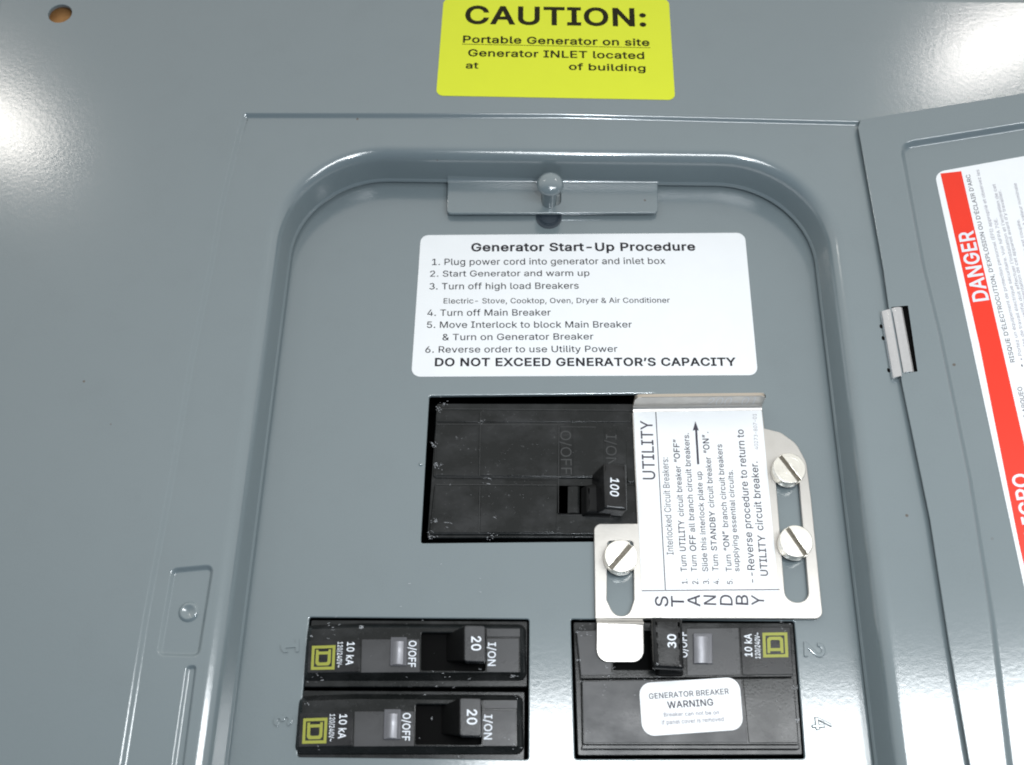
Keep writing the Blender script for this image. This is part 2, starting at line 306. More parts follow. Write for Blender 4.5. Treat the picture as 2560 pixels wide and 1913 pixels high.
# lettering: grotesque glyph outlines (cap height 509 units, advance first, then closed contours);
# every string is laid between two pixels of its base line, with its cap height reached at a third
GLYPHS = """A 480;16,0,201,509,276,509,463,0,395,0,287,302,276,334,264,372,250,420,232,478,245,478,228,419,213,371,201,333,191,302,85,0;110,142,110,199,370,199,370,142
B 456;60,0,60,509,241,509,289,504,329,491,359,469,381,442,394,410,398,374,395,344,387,320,373,301,356,286,336,275,315,267,315,262,339,257,363,245,385,227,402,203,414,173,418,136,413,100,400,67,377,39,344,18,301,4,247,0;125,57,245,57,296,63,330,80,349,105,355,137,352,161,342,184,327,203,306,218,279,228,248,231,125,231;125,285,238,285,265,288,288,296,308,309,323,326,333,348,336,372,330,403,313,429,283,446,240,452,125,452
C 510;267,-7,205,1,150,25,104,63,70,115,48,179,40,254,48,329,70,393,104,445,150,484,205,508,267,516,305,513,340,504,373,490,402,471,427,447,448,418,463,385,473,348,408,348,401,373,389,395,375,413,357,428,337,440,315,449,292,454,267,456,223,450,184,432,150,403,125,364,109,314,103,254,109,194,125,145,151,105,184,76,223,59,267,53,292,55,315,60,337,69,357,81,375,96,389,114,401,136,408,160,473,160,463,124,448,91,428,62,402,38,373,19,341,5,305,-4
D 502;219,0,96,0,96,57,215,57,272,63,318,81,354,110,379,149,394,198,399,255,394,312,379,361,354,399,320,428,275,446,221,452,93,452,93,509,225,509,294,501,353,478,399,441,433,391,455,329,462,255,455,181,433,119,398,68,351,31,291,8;125,509,125,0,60,0,60,509
E 419;60,0,60,509,372,509,372,452,125,452,125,286,355,286,355,229,125,229,125,57,375,57,375,0
F 410;60,0,60,509,369,509,369,452,125,452,125,278,346,278,346,221,125,221,125,0
G 520;269,-7,205,1,149,25,104,64,69,116,47,179,40,254,47,329,69,393,103,445,149,484,203,508,265,516,304,513,340,504,374,489,403,469,429,445,449,416,465,384,474,349,408,349,399,372,387,393,373,411,356,427,337,439,315,448,291,454,265,456,222,450,183,432,150,404,125,364,109,314,103,254,109,194,125,145,151,105,184,76,224,59,269,53,309,57,345,71,374,93,396,123,410,160,415,202,434,199,283,199,283,256,478,256,478,200,471,141,451,91,419,50,377,19,326,0
H 517;60,0,60,509,125,509,125,289,392,289,392,509,457,509,457,0,392,0,392,232,125,232,125,0
I 300;31,0,31,57,118,57,118,452,31,452,31,509,269,509,269,452,183,452,183,57,269,57,269,0
J 396;185,-7,124,3,75,33,44,81,33,145,33,173,98,173,98,145,104,104,122,74,149,56,185,50,220,56,248,74,266,104,272,145,272,509,336,509,336,145,326,81,294,33,246,3
L 393;60,0,60,509,125,509,125,57,361,57,361,0
M 628;60,0,60,509,152,509,277,187,282,174,287,159,293,141,299,123,305,103,311,84,317,65,322,49,307,49,312,65,318,83,324,102,330,121,336,140,342,158,348,174,352,187,476,509,568,509,568,0,504,0,504,291,504,308,504,327,505,347,505,369,506,391,506,413,507,435,507,457,513,457,505,433,498,409,490,386,482,363,474,341,467,322,461,305,456,291,342,0,286,0,170,291,165,304,159,321,152,340,145,361,137,384,129,408,121,432,112,457,119,457,119,437,120,416,120,394,121,372,121,350,122,328,122,309,122,291,122,0
N 523;60,0,60,509,136,509,343,183,352,169,363,151,375,130,388,107,401,82,414,55,405,54,402,81,401,108,400,134,399,157,399,178,399,195,399,509,463,509,463,0,387,0,202,290,190,310,177,331,164,354,148,381,130,413,108,452,119,454,121,417,122,384,123,354,124,328,125,307,125,291,125,0
O 533;267,-7,205,1,150,25,105,63,70,115,48,179,40,254,48,329,70,393,105,445,150,484,205,508,267,516,329,508,384,484,429,445,464,393,486,329,493,254,486,179,464,115,429,63,384,25,329,1;267,53,310,59,349,76,383,105,408,144,425,194,430,254,425,314,408,365,383,404,349,433,310,450,267,456,223,450,184,433,151,404,125,364,109,314,103,254,109,194,125,144,151,105,184,76,223,59
P 445;60,0,60,509,235,509,289,503,332,487,366,462,390,430,404,391,409,348,404,304,390,265,366,233,332,207,289,191,235,186,109,186,109,242,233,242,269,246,297,256,318,272,333,294,342,319,344,348,342,376,333,402,318,423,297,439,268,449,232,452,125,452,125,0
Q 533;245,159,313,159,369,85,384,65,468,-48,401,-48,346,27,331,46;267,-7,205,1,150,25,105,63,70,115,48,179,40,254,48,329,70,393,105,445,150,484,205,508,267,516,329,508,384,484,429,445,464,393,486,329,493,254,486,179,464,115,429,63,384,25,329,1;267,53,310,59,349,76,383,105,408,144,425,194,430,254,425,314,408,365,383,404,349,433,310,450,267,456,223,450,184,433,151,404,125,364,109,314,103,254,109,194,125,144,151,105,184,76,223,59
R 449;60,0,60,509,236,509,290,504,333,489,367,465,390,433,405,395,409,352,405,309,390,271,367,240,333,217,289,203,236,198,96,198,96,255,234,255,269,258,298,267,319,281,334,300,342,324,345,352,342,380,334,405,319,425,298,440,269,449,233,452,125,452,125,0;353,0,230,229,303,229,428,0
S 447;224,-9,172,-4,128,9,91,31,64,60,46,96,38,137,104,137,110,110,123,88,142,71,166,59,194,52,224,49,257,52,286,60,311,74,329,92,341,114,346,139,342,161,332,179,316,193,296,205,272,214,245,222,184,239,128,260,86,289,60,326,52,372,58,413,75,448,102,476,138,498,180,511,227,516,275,511,316,498,351,476,377,449,394,415,401,378,337,378,326,412,302,437,267,453,225,459,194,456,167,448,145,435,129,418,118,398,115,376,119,352,131,334,148,319,169,308,191,300,212,293,264,279,287,272,312,264,336,252,359,238,379,220,395,198,405,171,408,139,403,99,386,64,360,34,323,11,278,-4
T 449;32,452,32,509,417,509,417,452,257,452,257,0,193,0,193,452
U 517;259,-8,203,-2,154,15,114,43,85,80,66,124,60,173,60,509,124,509,124,178,128,144,141,113,160,87,187,68,220,56,259,52,298,56,331,68,357,87,377,113,389,144,393,178,393,509,457,509,457,173,451,124,433,80,403,43,363,15,315,-2
V 480;204,0,16,509,84,509,192,206,203,176,215,137,230,89,248,31,235,31,252,90,267,138,279,176,290,206,395,509,463,509,278,0
Y 472;203,0,203,208,16,509,91,509,192,344,208,318,222,292,236,264,250,230,224,230,237,265,251,293,265,318,280,344,381,509,455,509,268,208,268,0
X 474;18,0,217,284,217,236,29,509,104,509,178,400,192,379,204,361,214,345,223,329,233,312,243,292,232,292,243,311,252,329,261,345,272,361,284,379,298,400,374,509,446,509,259,239,259,287,456,0,382,0,292,129,279,149,268,165,259,180,250,195,241,212,230,231,244,231,235,213,225,196,216,181,206,166,195,149,182,129,91,0
K 467;104,145,104,216,122,239,139,261,157,282,174,303,193,324,212,344,364,509,448,509,231,276,228,276;60,0,60,509,125,509,125,334,124,225,125,193,125,0;372,0,188,259,228,309,449,0
W 686;155,0,16,509,82,509,163,196,170,171,175,145,181,120,187,94,192,67,197,40,189,40,194,67,200,94,205,120,211,145,218,171,224,196,306,509,380,509,462,196,468,171,474,145,480,120,486,94,492,67,497,40,488,40,493,67,499,94,504,120,510,145,517,171,523,196,603,509,670,509,530,0,455,0,368,323,359,356,351,391,344,431,336,475,350,475,342,433,335,395,327,359,318,323,230,0
a 389;160,-9,126,-5,94,5,68,22,48,45,35,73,30,108,34,138,43,161,58,179,78,193,100,203,125,211,152,216,178,220,209,224,234,227,252,230,265,235,273,243,276,255,276,257,273,279,267,297,256,311,240,322,220,329,196,331,171,329,149,322,132,313,118,301,107,288,100,274,41,291,57,322,79,346,104,364,133,375,163,382,194,384,215,383,239,379,263,372,286,360,306,343,322,320,333,290,337,251,337,0,277,0,277,52,272,52,264,38,252,25,236,12,215,1,190,-6;170,45,202,49,228,59,248,74,263,93,272,115,276,138,276,190,270,186,259,182,246,179,231,176,216,173,200,171,186,169,175,168,154,164,134,159,117,150,103,139,95,124,92,105,94,87,102,72,114,61,130,52,149,47
b 424;229,-8,198,-5,172,4,153,17,138,31,127,46,118,59,112,59,112,0,53,0,53,509,114,509,114,319,118,319,127,331,137,346,152,360,171,373,197,381,229,384,274,378,313,361,345,332,370,293,385,245,390,189,385,133,370,84,346,45,313,16,274,-2;220,47,253,51,279,66,301,88,316,117,325,151,328,189,325,227,316,261,301,290,280,311,253,325,220,330,188,325,161,312,140,291,125,263,116,229,113,189,116,150,125,115,140,86,162,65,188,51
c 396;207,-8,159,-2,117,16,82,46,56,85,40,133,34,187,40,243,56,291,82,330,117,360,159,378,207,384,234,383,260,377,284,368,305,356,324,341,340,322,353,301,362,277,303,262,298,276,290,289,281,301,270,311,257,319,242,325,226,329,207,330,173,325,145,310,124,287,108,258,99,224,96,187,99,151,108,117,124,89,145,66,173,51,207,46,226,48,243,52,258,58,271,66,282,76,292,89,299,102,304,117,363,102,354,78,341,56,325,37,306,21,285,9,261,-1,235,-6
d 424;195,-8,151,-2,111,16,79,45,55,84,39,133,34,189,39,245,55,293,79,332,112,361,151,378,196,384,228,381,253,373,272,360,287,346,298,331,306,319,311,319,311,509,372,509,372,0,313,0,313,59,307,59,298,46,287,31,272,17,252,4,227,-5;205,47,236,51,263,65,284,86,299,115,309,150,312,189,309,229,300,263,284,291,263,312,237,325,205,330,172,325,145,311,124,290,108,261,99,227,96,189,99,151,109,117,124,88,145,66,172,51
e 404;212,-8,161,-2,117,16,82,46,56,85,40,132,34,187,39,242,55,290,81,329,115,359,157,378,205,384,236,382,266,374,294,361,319,341,341,315,357,282,368,242,371,194,371,169,75,169,75,221,338,221,310,202,307,237,298,269,283,294,263,314,237,326,205,330,173,326,146,313,125,294,109,270,99,241,96,211,96,178,100,139,110,106,128,80,151,61,179,50,212,46,234,48,254,53,271,61,285,73,297,88,306,105,365,91,353,63,335,39,311,19,283,4,249,-5
f 254;228,379,228,327,6,327,6,379;81,0,81,432,84,461,96,486,113,505,135,519,161,527,187,530,207,529,222,527,234,524,243,521,227,468,222,470,215,472,206,473,195,474,171,470,154,460,145,443,142,419,142,0
g 425;207,-151,168,-148,134,-140,105,-127,82,-110,64,-91,51,-69,101,-41,110,-53,122,-66,136,-78,154,-88,178,-95,207,-97,249,-92,282,-75,304,-47,311,-6,311,68,306,68,298,56,287,41,272,28,252,16,227,8,195,5,152,10,113,27,80,53,55,90,39,136,34,191,39,246,55,293,80,332,112,361,152,378,196,384,228,382,253,373,273,360,288,346,299,331,308,319,313,319,313,379,372,379,372,-9,367,-54,350,-90,324,-117,291,-136,251,-147;205,59,237,63,264,75,285,95,300,121,309,154,312,193,309,231,300,264,285,291,264,312,237,325,205,330,172,325,145,312,124,290,109,262,99,229,96,193,99,155,109,123,124,96,145,76,172,63
h 410;114,227,114,0,53,0,53,509,114,509,114,287,102,287,124,332,152,362,187,379,227,384,264,380,295,369,321,349,341,321,353,285,357,240,357,0,296,0,296,235,290,275,273,304,246,323,210,329,184,326,161,317,141,303,126,283,117,257
i 167;53,0,53,379,114,379,114,0;84,443,67,446,54,455,44,468,41,483,44,499,54,512,67,521,84,524,100,521,114,512,123,499,126,483,123,468,114,455,100,446
j 167;53,379,114,379,114,-30,111,-63,102,-90,86,-113,65,-129,37,-139,4,-143,-10,-143,-10,-87,2,-87,25,-83,40,-72,50,-54,53,-29;83,443,67,446,53,455,44,468,41,483,44,499,53,512,67,521,83,524,100,521,114,512,123,499,126,483,123,468,114,455,100,446
k 381;110,137,110,212,121,212,284,379,360,379,184,199,177,199;53,0,53,509,114,509,114,0;294,0,148,186,191,229,372,0
l 189;139,-2,101,3,74,20,58,47,53,84,53,509,114,509,114,99,115,77,120,62,130,54,146,52,154,52,160,53,165,53,170,54,181,3,172,1,162,-1,151,-2
m 610;53,0,53,379,112,379,112,295,108,295,118,323,132,346,151,363,172,376,195,384,219,386,257,380,287,361,309,331,321,295,312,295,322,321,337,343,357,361,381,375,407,383,437,386,468,383,497,372,522,354,541,328,553,296,557,255,557,0,496,0,496,254,490,289,473,313,447,326,419,330,395,328,374,320,358,307,345,290,338,270,335,247,335,0,274,0,274,260,269,288,253,311,229,326,199,330,178,328,158,320,140,307,126,289,117,266,114,238,114,0
n 410;114,227,114,0,53,0,53,379,112,379,112,287,102,287,124,332,152,362,187,379,227,384,264,380,295,369,321,349,341,321,353,285,357,240,357,0,296,0,296,235,290,275,273,304,246,323,210,329,184,326,161,317,141,303,126,283,117,257
o 415;207,-8,159,-2,117,16,82,46,56,85,40,133,34,187,40,243,56,291,82,330,117,360,159,378,207,384,256,378,299,360,333,330,359,291,376,243,381,187,376,133,359,85,333,46,299,16,256,-2;207,46,242,51,270,66,292,89,307,117,316,151,319,187,316,224,307,258,292,287,270,310,242,325,207,330,173,325,145,310,124,287,108,258,99,224,96,187,99,151,108,117,124,89,145,66,173,51
p 424;53,-143,53,379,112,379,112,319,118,319,126,331,137,346,152,360,171,373,197,381,229,384,274,378,313,361,345,332,370,293,385,245,390,189,385,133,370,84,346,45,313,16,274,-2,229,-8,198,-5,173,4,153,17,138,31,127,46,118,59,114,59,114,-143;220,47,253,51,279,66,301,88,316,117,325,151,328,189,325,227,316,261,301,290,280,311,253,325,220,330,188,325,161,312,140,291,125,263,116,229,113,189,116,150,125,115,140,86,162,65,188,51
q 424;372,-143,311,-143,311,59,306,59,298,46,287,31,272,17,252,4,227,-5,195,-8,151,-2,111,16,79,45,55,84,39,133,34,189,39,245,55,293,79,332,112,361,151,378,196,384,228,381,253,373,272,360,287,346,298,331,307,319,313,319,313,379,372,379;205,47,236,51,263,65,284,86,299,115,309,150,312,189,309,229,300,263,284,291,263,312,237,325,205,330,172,325,145,311,124,290,108,261,99,227,96,189,99,151,109,117,124,88,145,66,172,51
r 259;53,0,53,379,112,379,112,321,115,321,130,347,152,367,181,380,213,385,221,385,229,384,237,384,243,384,243,322,239,323,230,324,219,325,207,326,182,323,159,315,140,301,126,284,117,262,114,237,114,0
s 365;182,-8,145,-5,112,3,84,18,62,38,45,63,36,94,94,107,105,79,124,60,150,49,181,45,217,50,244,62,262,81,268,103,265,121,254,136,237,147,212,155,149,170,104,186,72,208,53,237,47,274,51,305,65,332,87,354,115,370,149,381,187,384,223,381,254,372,279,358,299,339,314,316,324,290,268,277,258,298,243,316,219,328,187,333,156,329,131,317,114,299,109,277,112,258,124,243,144,232,172,223,229,209,275,194,306,171,325,142,331,107,326,75,312,47,290,24,260,6,223,-5
t 227;204,379,204,327,6,327,6,379;65,471,126,471,126,98,128,76,136,61,150,53,170,50,177,50,185,51,194,52,202,54,213,2,203,-1,192,-3,180,-4,168,-4,125,2,92,21,72,52,65,93
u 410;182,-5,146,-1,115,11,89,31,69,59,57,95,53,139,53,379,114,379,114,144,119,105,137,75,164,56,200,50,226,53,249,62,268,77,283,97,293,122,296,153,296,379,357,379,357,0,298,0,298,92,307,92,286,47,257,17,222,0
v 389;163,0,17,379,84,379,165,155,177,121,187,87,196,53,206,21,184,21,194,53,203,87,213,121,224,155,305,379,371,379,226,0
w 567;138,0,23,379,87,379,133,214,143,177,154,137,165,91,175,41,165,41,175,90,186,135,196,176,206,214,252,379,316,379,362,214,371,176,382,136,392,91,402,41,391,41,402,90,413,135,423,176,434,214,480,379,545,379,429,0,368,0,319,172,312,198,305,225,297,252,291,280,284,309,277,338,291,338,284,309,277,280,270,252,263,225,255,198,248,172,199,0
x 379;21,0,171,218,171,171,29,379,100,379,147,306,164,279,179,253,193,229,207,206,175,206,190,229,202,253,216,279,233,306,282,379,352,379,209,169,209,214,358,0,287,0,231,85,214,112,200,136,187,159,173,182,205,182,191,159,178,136,165,112,148,85,91,0
y 389;47,-139,61,-86,71,-87,88,-90,104,-89,118,-84,130,-74,141,-58,151,-36,163,-1,17,379,84,379,165,155,177,121,187,87,196,53,206,21,184,21,193,53,202,87,212,121,224,155,305,379,371,379,204,-58,191,-85,177,-107,159,-124,139,-136,117,-143,91,-145,77,-145,65,-143,54,-141
z 380;42,0,42,46,254,320,254,323,48,323,48,379,333,379,333,331,126,60,126,56,339,56,339,0
0 453;227,-7,174,1,130,24,95,62,69,113,53,178,48,254,53,330,69,395,95,447,130,484,174,508,227,516,279,508,323,484,358,447,384,395,400,330,405,254,400,178,384,113,359,62,323,24,279,1;227,50,261,56,290,74,313,103,330,144,340,194,344,254,340,314,330,365,313,405,290,435,261,453,227,460,192,453,163,435,140,405,123,365,113,314,109,254,113,194,123,144,140,103,163,74,192,56
1 453;76,0,76,55,391,55,391,0;276,509,276,0,212,0,212,448,209,448,86,358,86,427,198,509
2 453;64,0,64,47,234,229,261,257,282,282,299,305,311,327,318,348,320,371,317,397,308,419,293,436,273,449,250,457,224,460,196,457,172,447,153,433,139,413,130,390,127,362,66,362,71,405,86,442,111,473,143,496,182,511,225,516,268,511,306,497,337,474,361,445,376,411,381,372,378,345,371,318,357,290,336,259,306,223,267,180,153,60,153,57,389,57,389,0
3 453;218,-7,173,-3,133,10,98,30,70,57,52,91,44,132,109,132,115,107,126,87,144,71,165,59,191,52,219,50,248,53,275,61,297,74,315,93,325,116,329,145,326,172,316,196,299,217,275,234,242,244,201,248,157,248,157,299,288,448,288,452,70,452,70,509,372,509,372,461,211,278,211,289,264,288,308,276,344,253,371,222,387,186,393,145,387,103,370,66,344,36,309,12,266,-2
4 453;40,105,40,158,247,509,311,509,109,166,109,163,413,163,413,105;282,0,282,121,282,146,282,318,343,318,343,0
5 453;221,-7,178,-2,140,11,108,32,83,60,66,93,60,130,122,130,127,108,138,89,154,73,173,60,196,52,221,50,250,53,276,64,298,82,314,104,324,131,328,162,324,193,314,221,297,244,275,262,248,273,218,277,192,275,167,268,145,258,128,246,67,253,96,509,366,509,366,452,151,452,134,301,136,301,155,315,178,325,203,331,229,334,263,330,294,321,321,306,345,285,364,260,379,231,388,199,391,163,385,117,369,76,343,41,309,15,268,-1
6 453;226,-7,182,-1,142,15,109,40,84,74,69,115,64,162,68,199,80,239,102,285,137,340,252,509,322,509,151,261,145,261,154,275,165,288,179,299,196,307,214,312,235,314,278,309,316,295,346,271,370,240,384,201,389,157,384,112,368,73,343,39,310,14,271,-2;226,48,254,52,279,63,299,79,314,101,324,128,327,157,324,187,314,213,299,235,279,251,254,262,226,265,198,262,174,252,153,235,138,214,128,188,125,158,128,128,138,102,153,79,174,63,198,52
7 453;97,0,323,448,323,452,62,452,62,509,391,509,391,449,165,0
8 453;226,-7,178,-2,136,11,101,33,74,62,57,96,52,135,55,166,65,195,81,220,101,241,125,256,153,265,153,267,119,282,93,308,76,342,70,380,75,417,90,450,114,477,146,498,184,511,226,516,269,511,306,498,337,477,361,450,377,417,382,380,376,342,359,308,333,282,300,267,300,265,327,256,351,241,372,220,387,195,397,166,401,135,395,96,378,62,352,33,317,11,275,-2;226,49,258,52,285,60,307,74,323,91,333,113,337,139,333,165,322,189,305,208,283,223,256,232,226,235,196,232,169,223,147,208,130,189,119,165,115,139,119,113,129,91,145,74,167,60,195,52;226,290,252,292,274,300,293,313,307,330,316,351,319,376,316,399,308,420,294,437,275,449,252,457,226,460,200,457,177,449,159,437,145,420,136,399,133,376,136,351,145,330,159,313,178,300,201,292
9 453;226,516,271,510,310,494,343,468,368,434,384,393,389,347,385,309,373,270,350,224,315,168,200,0,130,0,301,248,307,248,299,234,287,221,273,210,257,202,238,196,218,195,175,199,137,214,106,237,83,269,68,307,64,352,69,397,85,436,110,469,143,494,182,510;226,460,199,457,174,446,154,429,138,407,129,381,125,352,129,322,138,295,154,274,174,257,199,247,226,243,254,247,279,257,299,273,314,295,324,321,327,350,324,381,314,407,299,429,279,446,254,457
: 188;95,-4,78,-1,63,9,53,24,50,41,53,59,63,73,78,83,95,87,113,83,128,73,138,59,141,41,138,24,128,9,113,-1;95,271,78,274,63,284,53,299,50,316,53,334,63,349,78,359,95,362,113,359,128,349,138,334,141,316,138,299,128,284,113,274
. 188;95,-4,78,-1,63,9,53,24,50,41,53,59,63,73,78,83,95,87,113,83,128,73,138,59,141,41,138,24,128,9,113,-1
- 453;337,244,337,188,114,188,114,244
& 448;197,-7,150,-2,110,12,78,34,54,62,39,96,34,133,37,163,47,189,63,213,85,235,111,256,140,279,216,335,226,343,237,352,246,363,255,375,260,389,262,405,258,427,245,445,226,457,201,461,184,459,168,453,155,444,145,431,139,416,137,399,139,380,145,363,155,346,169,327,185,307,204,284,438,0,364,0,171,231,144,264,121,293,102,319,87,344,78,370,75,398,79,430,91,458,109,481,134,499,165,510,200,513,235,510,266,499,290,482,308,459,320,433,324,404,322,382,315,362,305,342,291,325,275,308,256,293,154,217,128,195,110,174,100,154,97,131,100,108,109,87,124,70,143,57,166,49,193,46,223,50,251,59,278,75,301,95,321,121,336,151,346,186,349,224,408,224,405,180,397,144,385,115,371,92,357,75,345,62,333,47,305,23,271,7,234,-3
, 188;38,-119,68,71,137,71,84,-119
’ 177;52,318,82,509,151,509,98,318
“ 300;52,318,104,509,151,509,121,318;175,318,228,509,274,509,244,318
” 300;52,318,82,509,151,509,98,318;175,318,205,509,274,509,222,318
/ 249;235,533,71,-76,14,-76,178,533
~ 453;52,150,55,188,66,218,82,240,103,255,127,263,151,266,175,264,197,256,220,241,246,221,262,207,275,198,286,193,299,192,318,196,332,207,341,226,344,253,400,253,397,215,386,185,370,163,349,148,326,139,301,137,276,139,254,148,232,162,207,182,190,195,177,204,166,209,154,210,136,207,121,196,111,178,108,150
( 273;89,207,92,264,101,324,114,384,132,441,153,494,177,539,236,539,212,485,191,428,174,370,161,313,154,258,151,207,154,161,160,115,172,67,188,16,209,-38,236,-96,177,-96,139,-21,111,55,95,131
) 273;37,-96,64,-37,86,18,102,69,113,116,120,162,122,207,119,258,112,313,99,370,82,428,62,485,37,539,97,539,121,494,142,441,159,384,173,323,181,264,184,207,178,130,161,53,134,-22,97,-96
É 419;60,0,60,509,372,509,372,452,125,452,125,286,355,286,355,229,125,229,125,57,375,57,375,0;191,558,239,659,307,659,241,558
• 389;194,93,166,96,139,107,117,124,100,147,89,173,85,202,89,231,100,257,117,279,139,296,166,307,194,311,223,307,249,296,272,279,289,257,300,231,304,202,300,173,289,147,272,124,249,107,223,96
Ó 533;267,-7,205,1,150,25,105,63,70,115,48,179,40,254,48,329,70,393,105,445,150,484,205,508,267,516,329,508,384,484,429,445,464,393,486,329,493,254,486,179,464,115,429,63,384,25,329,1;267,53,310,59,349,76,383,105,408,144,425,194,430,254,425,314,408,365,383,404,349,433,310,450,267,456,223,450,184,433,151,404,125,364,109,314,103,254,109,194,125,144,151,105,184,76,223,59;240,558,288,659,356,659,290,558
Í 300;31,0,31,57,118,57,118,452,31,452,31,509,269,509,269,452,183,452,183,57,269,57,269,0;124,558,171,659,240,659,174,558
é 404;212,-8,161,-2,117,16,82,46,56,85,40,132,34,187,39,242,55,290,81,329,115,359,157,378,205,384,236,382,266,374,294,361,319,341,341,315,357,282,368,242,371,194,371,169,75,169,75,221,338,221,310,202,307,237,298,269,283,294,263,314,237,326,205,330,173,326,146,313,125,294,109,270,99,241,96,211,96,178,100,139,110,106,128,80,151,61,179,50,212,46,234,48,254,53,271,61,285,73,297,88,306,105,365,91,353,63,335,39,311,19,283,4,249,-5;177,429,225,529,293,529,227,429
è 404;212,-8,161,-2,117,16,82,46,56,85,40,132,34,187,39,242,55,290,81,329,115,359,157,378,205,384,236,382,266,374,294,361,319,341,341,315,357,282,368,242,371,194,371,169,75,169,75,221,338,221,310,202,307,237,298,269,283,294,263,314,237,326,205,330,173,326,146,313,125,294,109,270,99,241,96,211,96,178,100,139,110,106,128,80,151,61,179,50,212,46,234,48,254,53,271,61,285,73,297,88,306,105,365,91,353,63,335,39,311,19,283,4,249,-5;180,429,114,529,182,529,230,429
À 480;16,0,201,509,276,509,463,0,395,0,287,302,276,334,264,372,250,420,232,478,245,478,228,419,213,371,201,333,191,302,85,0;110,142,110,199,370,199,370,142;216,558,150,659,218,659,266,558
ê 404;212,-8,161,-2,117,16,82,46,56,85,40,132,34,187,39,242,55,290,81,329,115,359,157,378,205,384,236,382,266,374,294,361,319,341,341,315,357,282,368,242,371,194,371,169,75,169,75,221,338,221,310,202,307,237,298,269,283,294,263,314,237,326,205,330,173,326,146,313,125,294,109,270,99,241,96,211,96,178,100,139,110,106,128,80,151,61,179,50,212,46,234,48,254,53,271,61,285,73,297,88,306,105,365,91,353,63,335,39,311,19,283,4,249,-5;155,435,95,435,95,438,175,529,233,529,313,438,313,435,252,435,204,495
ô 415;207,-8,159,-2,117,16,82,46,56,85,40,133,34,187,40,243,56,291,82,330,117,360,159,378,207,384,256,378,299,360,333,330,359,291,376,243,381,187,376,133,359,85,333,46,299,16,256,-2;207,46,242,51,270,66,292,89,307,117,316,151,319,187,316,224,307,258,292,287,270,310,242,325,207,330,173,325,145,310,124,287,108,258,99,224,96,187,99,151,108,117,124,89,145,66,173,51;158,435,98,435,98,438,178,529,236,529,317,438,317,435,256,435,207,495
à 389;160,-9,126,-5,94,5,68,22,48,45,35,73,30,108,34,138,43,161,58,179,78,193,100,203,125,211,152,216,178,220,209,224,234,227,252,230,265,235,273,243,276,255,276,257,273,279,267,297,256,311,240,322,220,329,196,331,171,329,149,322,132,313,118,301,107,288,100,274,41,291,57,322,79,346,104,364,133,375,163,382,194,384,215,383,239,379,263,372,286,360,306,343,322,320,333,290,337,251,337,0,277,0,277,52,272,52,264,38,252,25,236,12,215,1,190,-6;170,45,202,49,228,59,248,74,263,93,272,115,276,138,276,190,270,186,259,182,246,179,231,176,216,173,200,171,186,169,175,168,154,164,134,159,117,150,103,139,95,124,92,105,94,87,102,72,114,61,130,52,149,47;165,429,99,529,168,529,215,429
| 230;141,673,141,-164,88,-164,88,673
  188"""
GL = {}
for row in GLYPHS.split('\n'):
    hd, *cs = row.split(';'); ch = row[0]
    loops = []
    for c_ in cs:
        q = [int(x) for x in c_.split(',')]; loops.append([(q[i], q[i + 1]) for i in range(0, len(q), 2)][::-1])
    GL[ch] = (int(hd[2:]), loops)
def three():
    # two bowls drawn as separate closed bands that meet at the waist
    out = []
    for cx, cy, rx, ry, a0, a1 in ((228, 373, 128, 108, 158, -92), (228, 146, 152, 119, 92, -158)):
        an = [math.radians(a0 + (a1 - a0) * k / 18) for k in range(19)]
        band = [(cx + (rx + 30) * math.cos(a), cy + (ry + 30) * math.sin(a)) for a in an] + [(cx + (rx - 32) * math.cos(a), cy + (ry - 30) * math.sin(a)) for a in reversed(an)]
        if sum(band[i - 1][0] * band[i][1] - band[i][0] * band[i - 1][1] for i in range(len(band))) < 0: band.reverse()
        out.append(band)
    return out
GL['3'] = (GL['3'][0], three())
_cache = {}
def glyph(ch, bold):
    if (ch, bold) not in _cache:
        loops = GL[ch][1]
        if bold: loops = [inset(l, -bold * 509) for l in loops]
        fs = []
        if loops:
            flat = []; ed = []
            for l in loops:
                k = len(flat); flat += [Vector(p) for p in l]; ed += [(k + i, k + (i + 1) % len(l)) for i in range(len(l))]
            vv, _e, ff, *_r = delaunay_2d_cdt(flat, ed, [], 0, 0.01)
            for t in ff:
                cx = sum(vv[i].x for i in t) / 3; cy = sum(vv[i].y for i in t) / 3; wn = 0
                for l in loops:
                    for j in range(len(l)):
                        (ax, ay), (bx, by) = l[j - 1], l[j]
                        if (ay > cy) != (by > cy) and cx < (bx - ax) * (cy - ay) / (by - ay) + ax: wn += 1 if by > ay else -1
                if wn > 0: fs.append(tuple(t))
            flat = [(v.x, v.y, 0.0) for v in vv]
            _cache[(ch, bold)] = (flat, fs)
        else: _cache[(ch, bold)] = ([], [])
    return _cache[(ch, bold)]
def text(mb, s, p0, p1, cap, z, pl=PN, bold=0.0, mi=0, shear=0.0, thick=0.0):
    vs = []; fs = []; x = 0
    for ch in s:
        v, f = glyph(ch, bold); k = len(vs); vs += [(q[0] + x, q[1], q[2]) for q in v]; fs += [tuple(i + k for i in t) for t in f]; x += GL[ch][0] + bold * 509 * 1.2
    x0 = min(v[0] for v in vs); x1 = max(v[0] for v in vs)
    a = Vector(pl.at(*p0, z)); b = Vector(pl.at(*p1, z)); c = Vector(pl.at(*cap, z))
    e = (b - a).normalized(); nrm = Vector((-e.y, e.x)); h = abs((c - a).dot(nrm)); sx = (b - a).length / (x1 - x0); sy = h / (509 + bold * 1018)
    out = []
    for x, y, dz in vs:
        y += bold * 509
        q = a + e * ((x - x0) * sx + shear * y * sy) + nrm * (y * sy); out.append(pl.p(q.x, q.y, z + dz))
    mb.add(out, fs, mi)
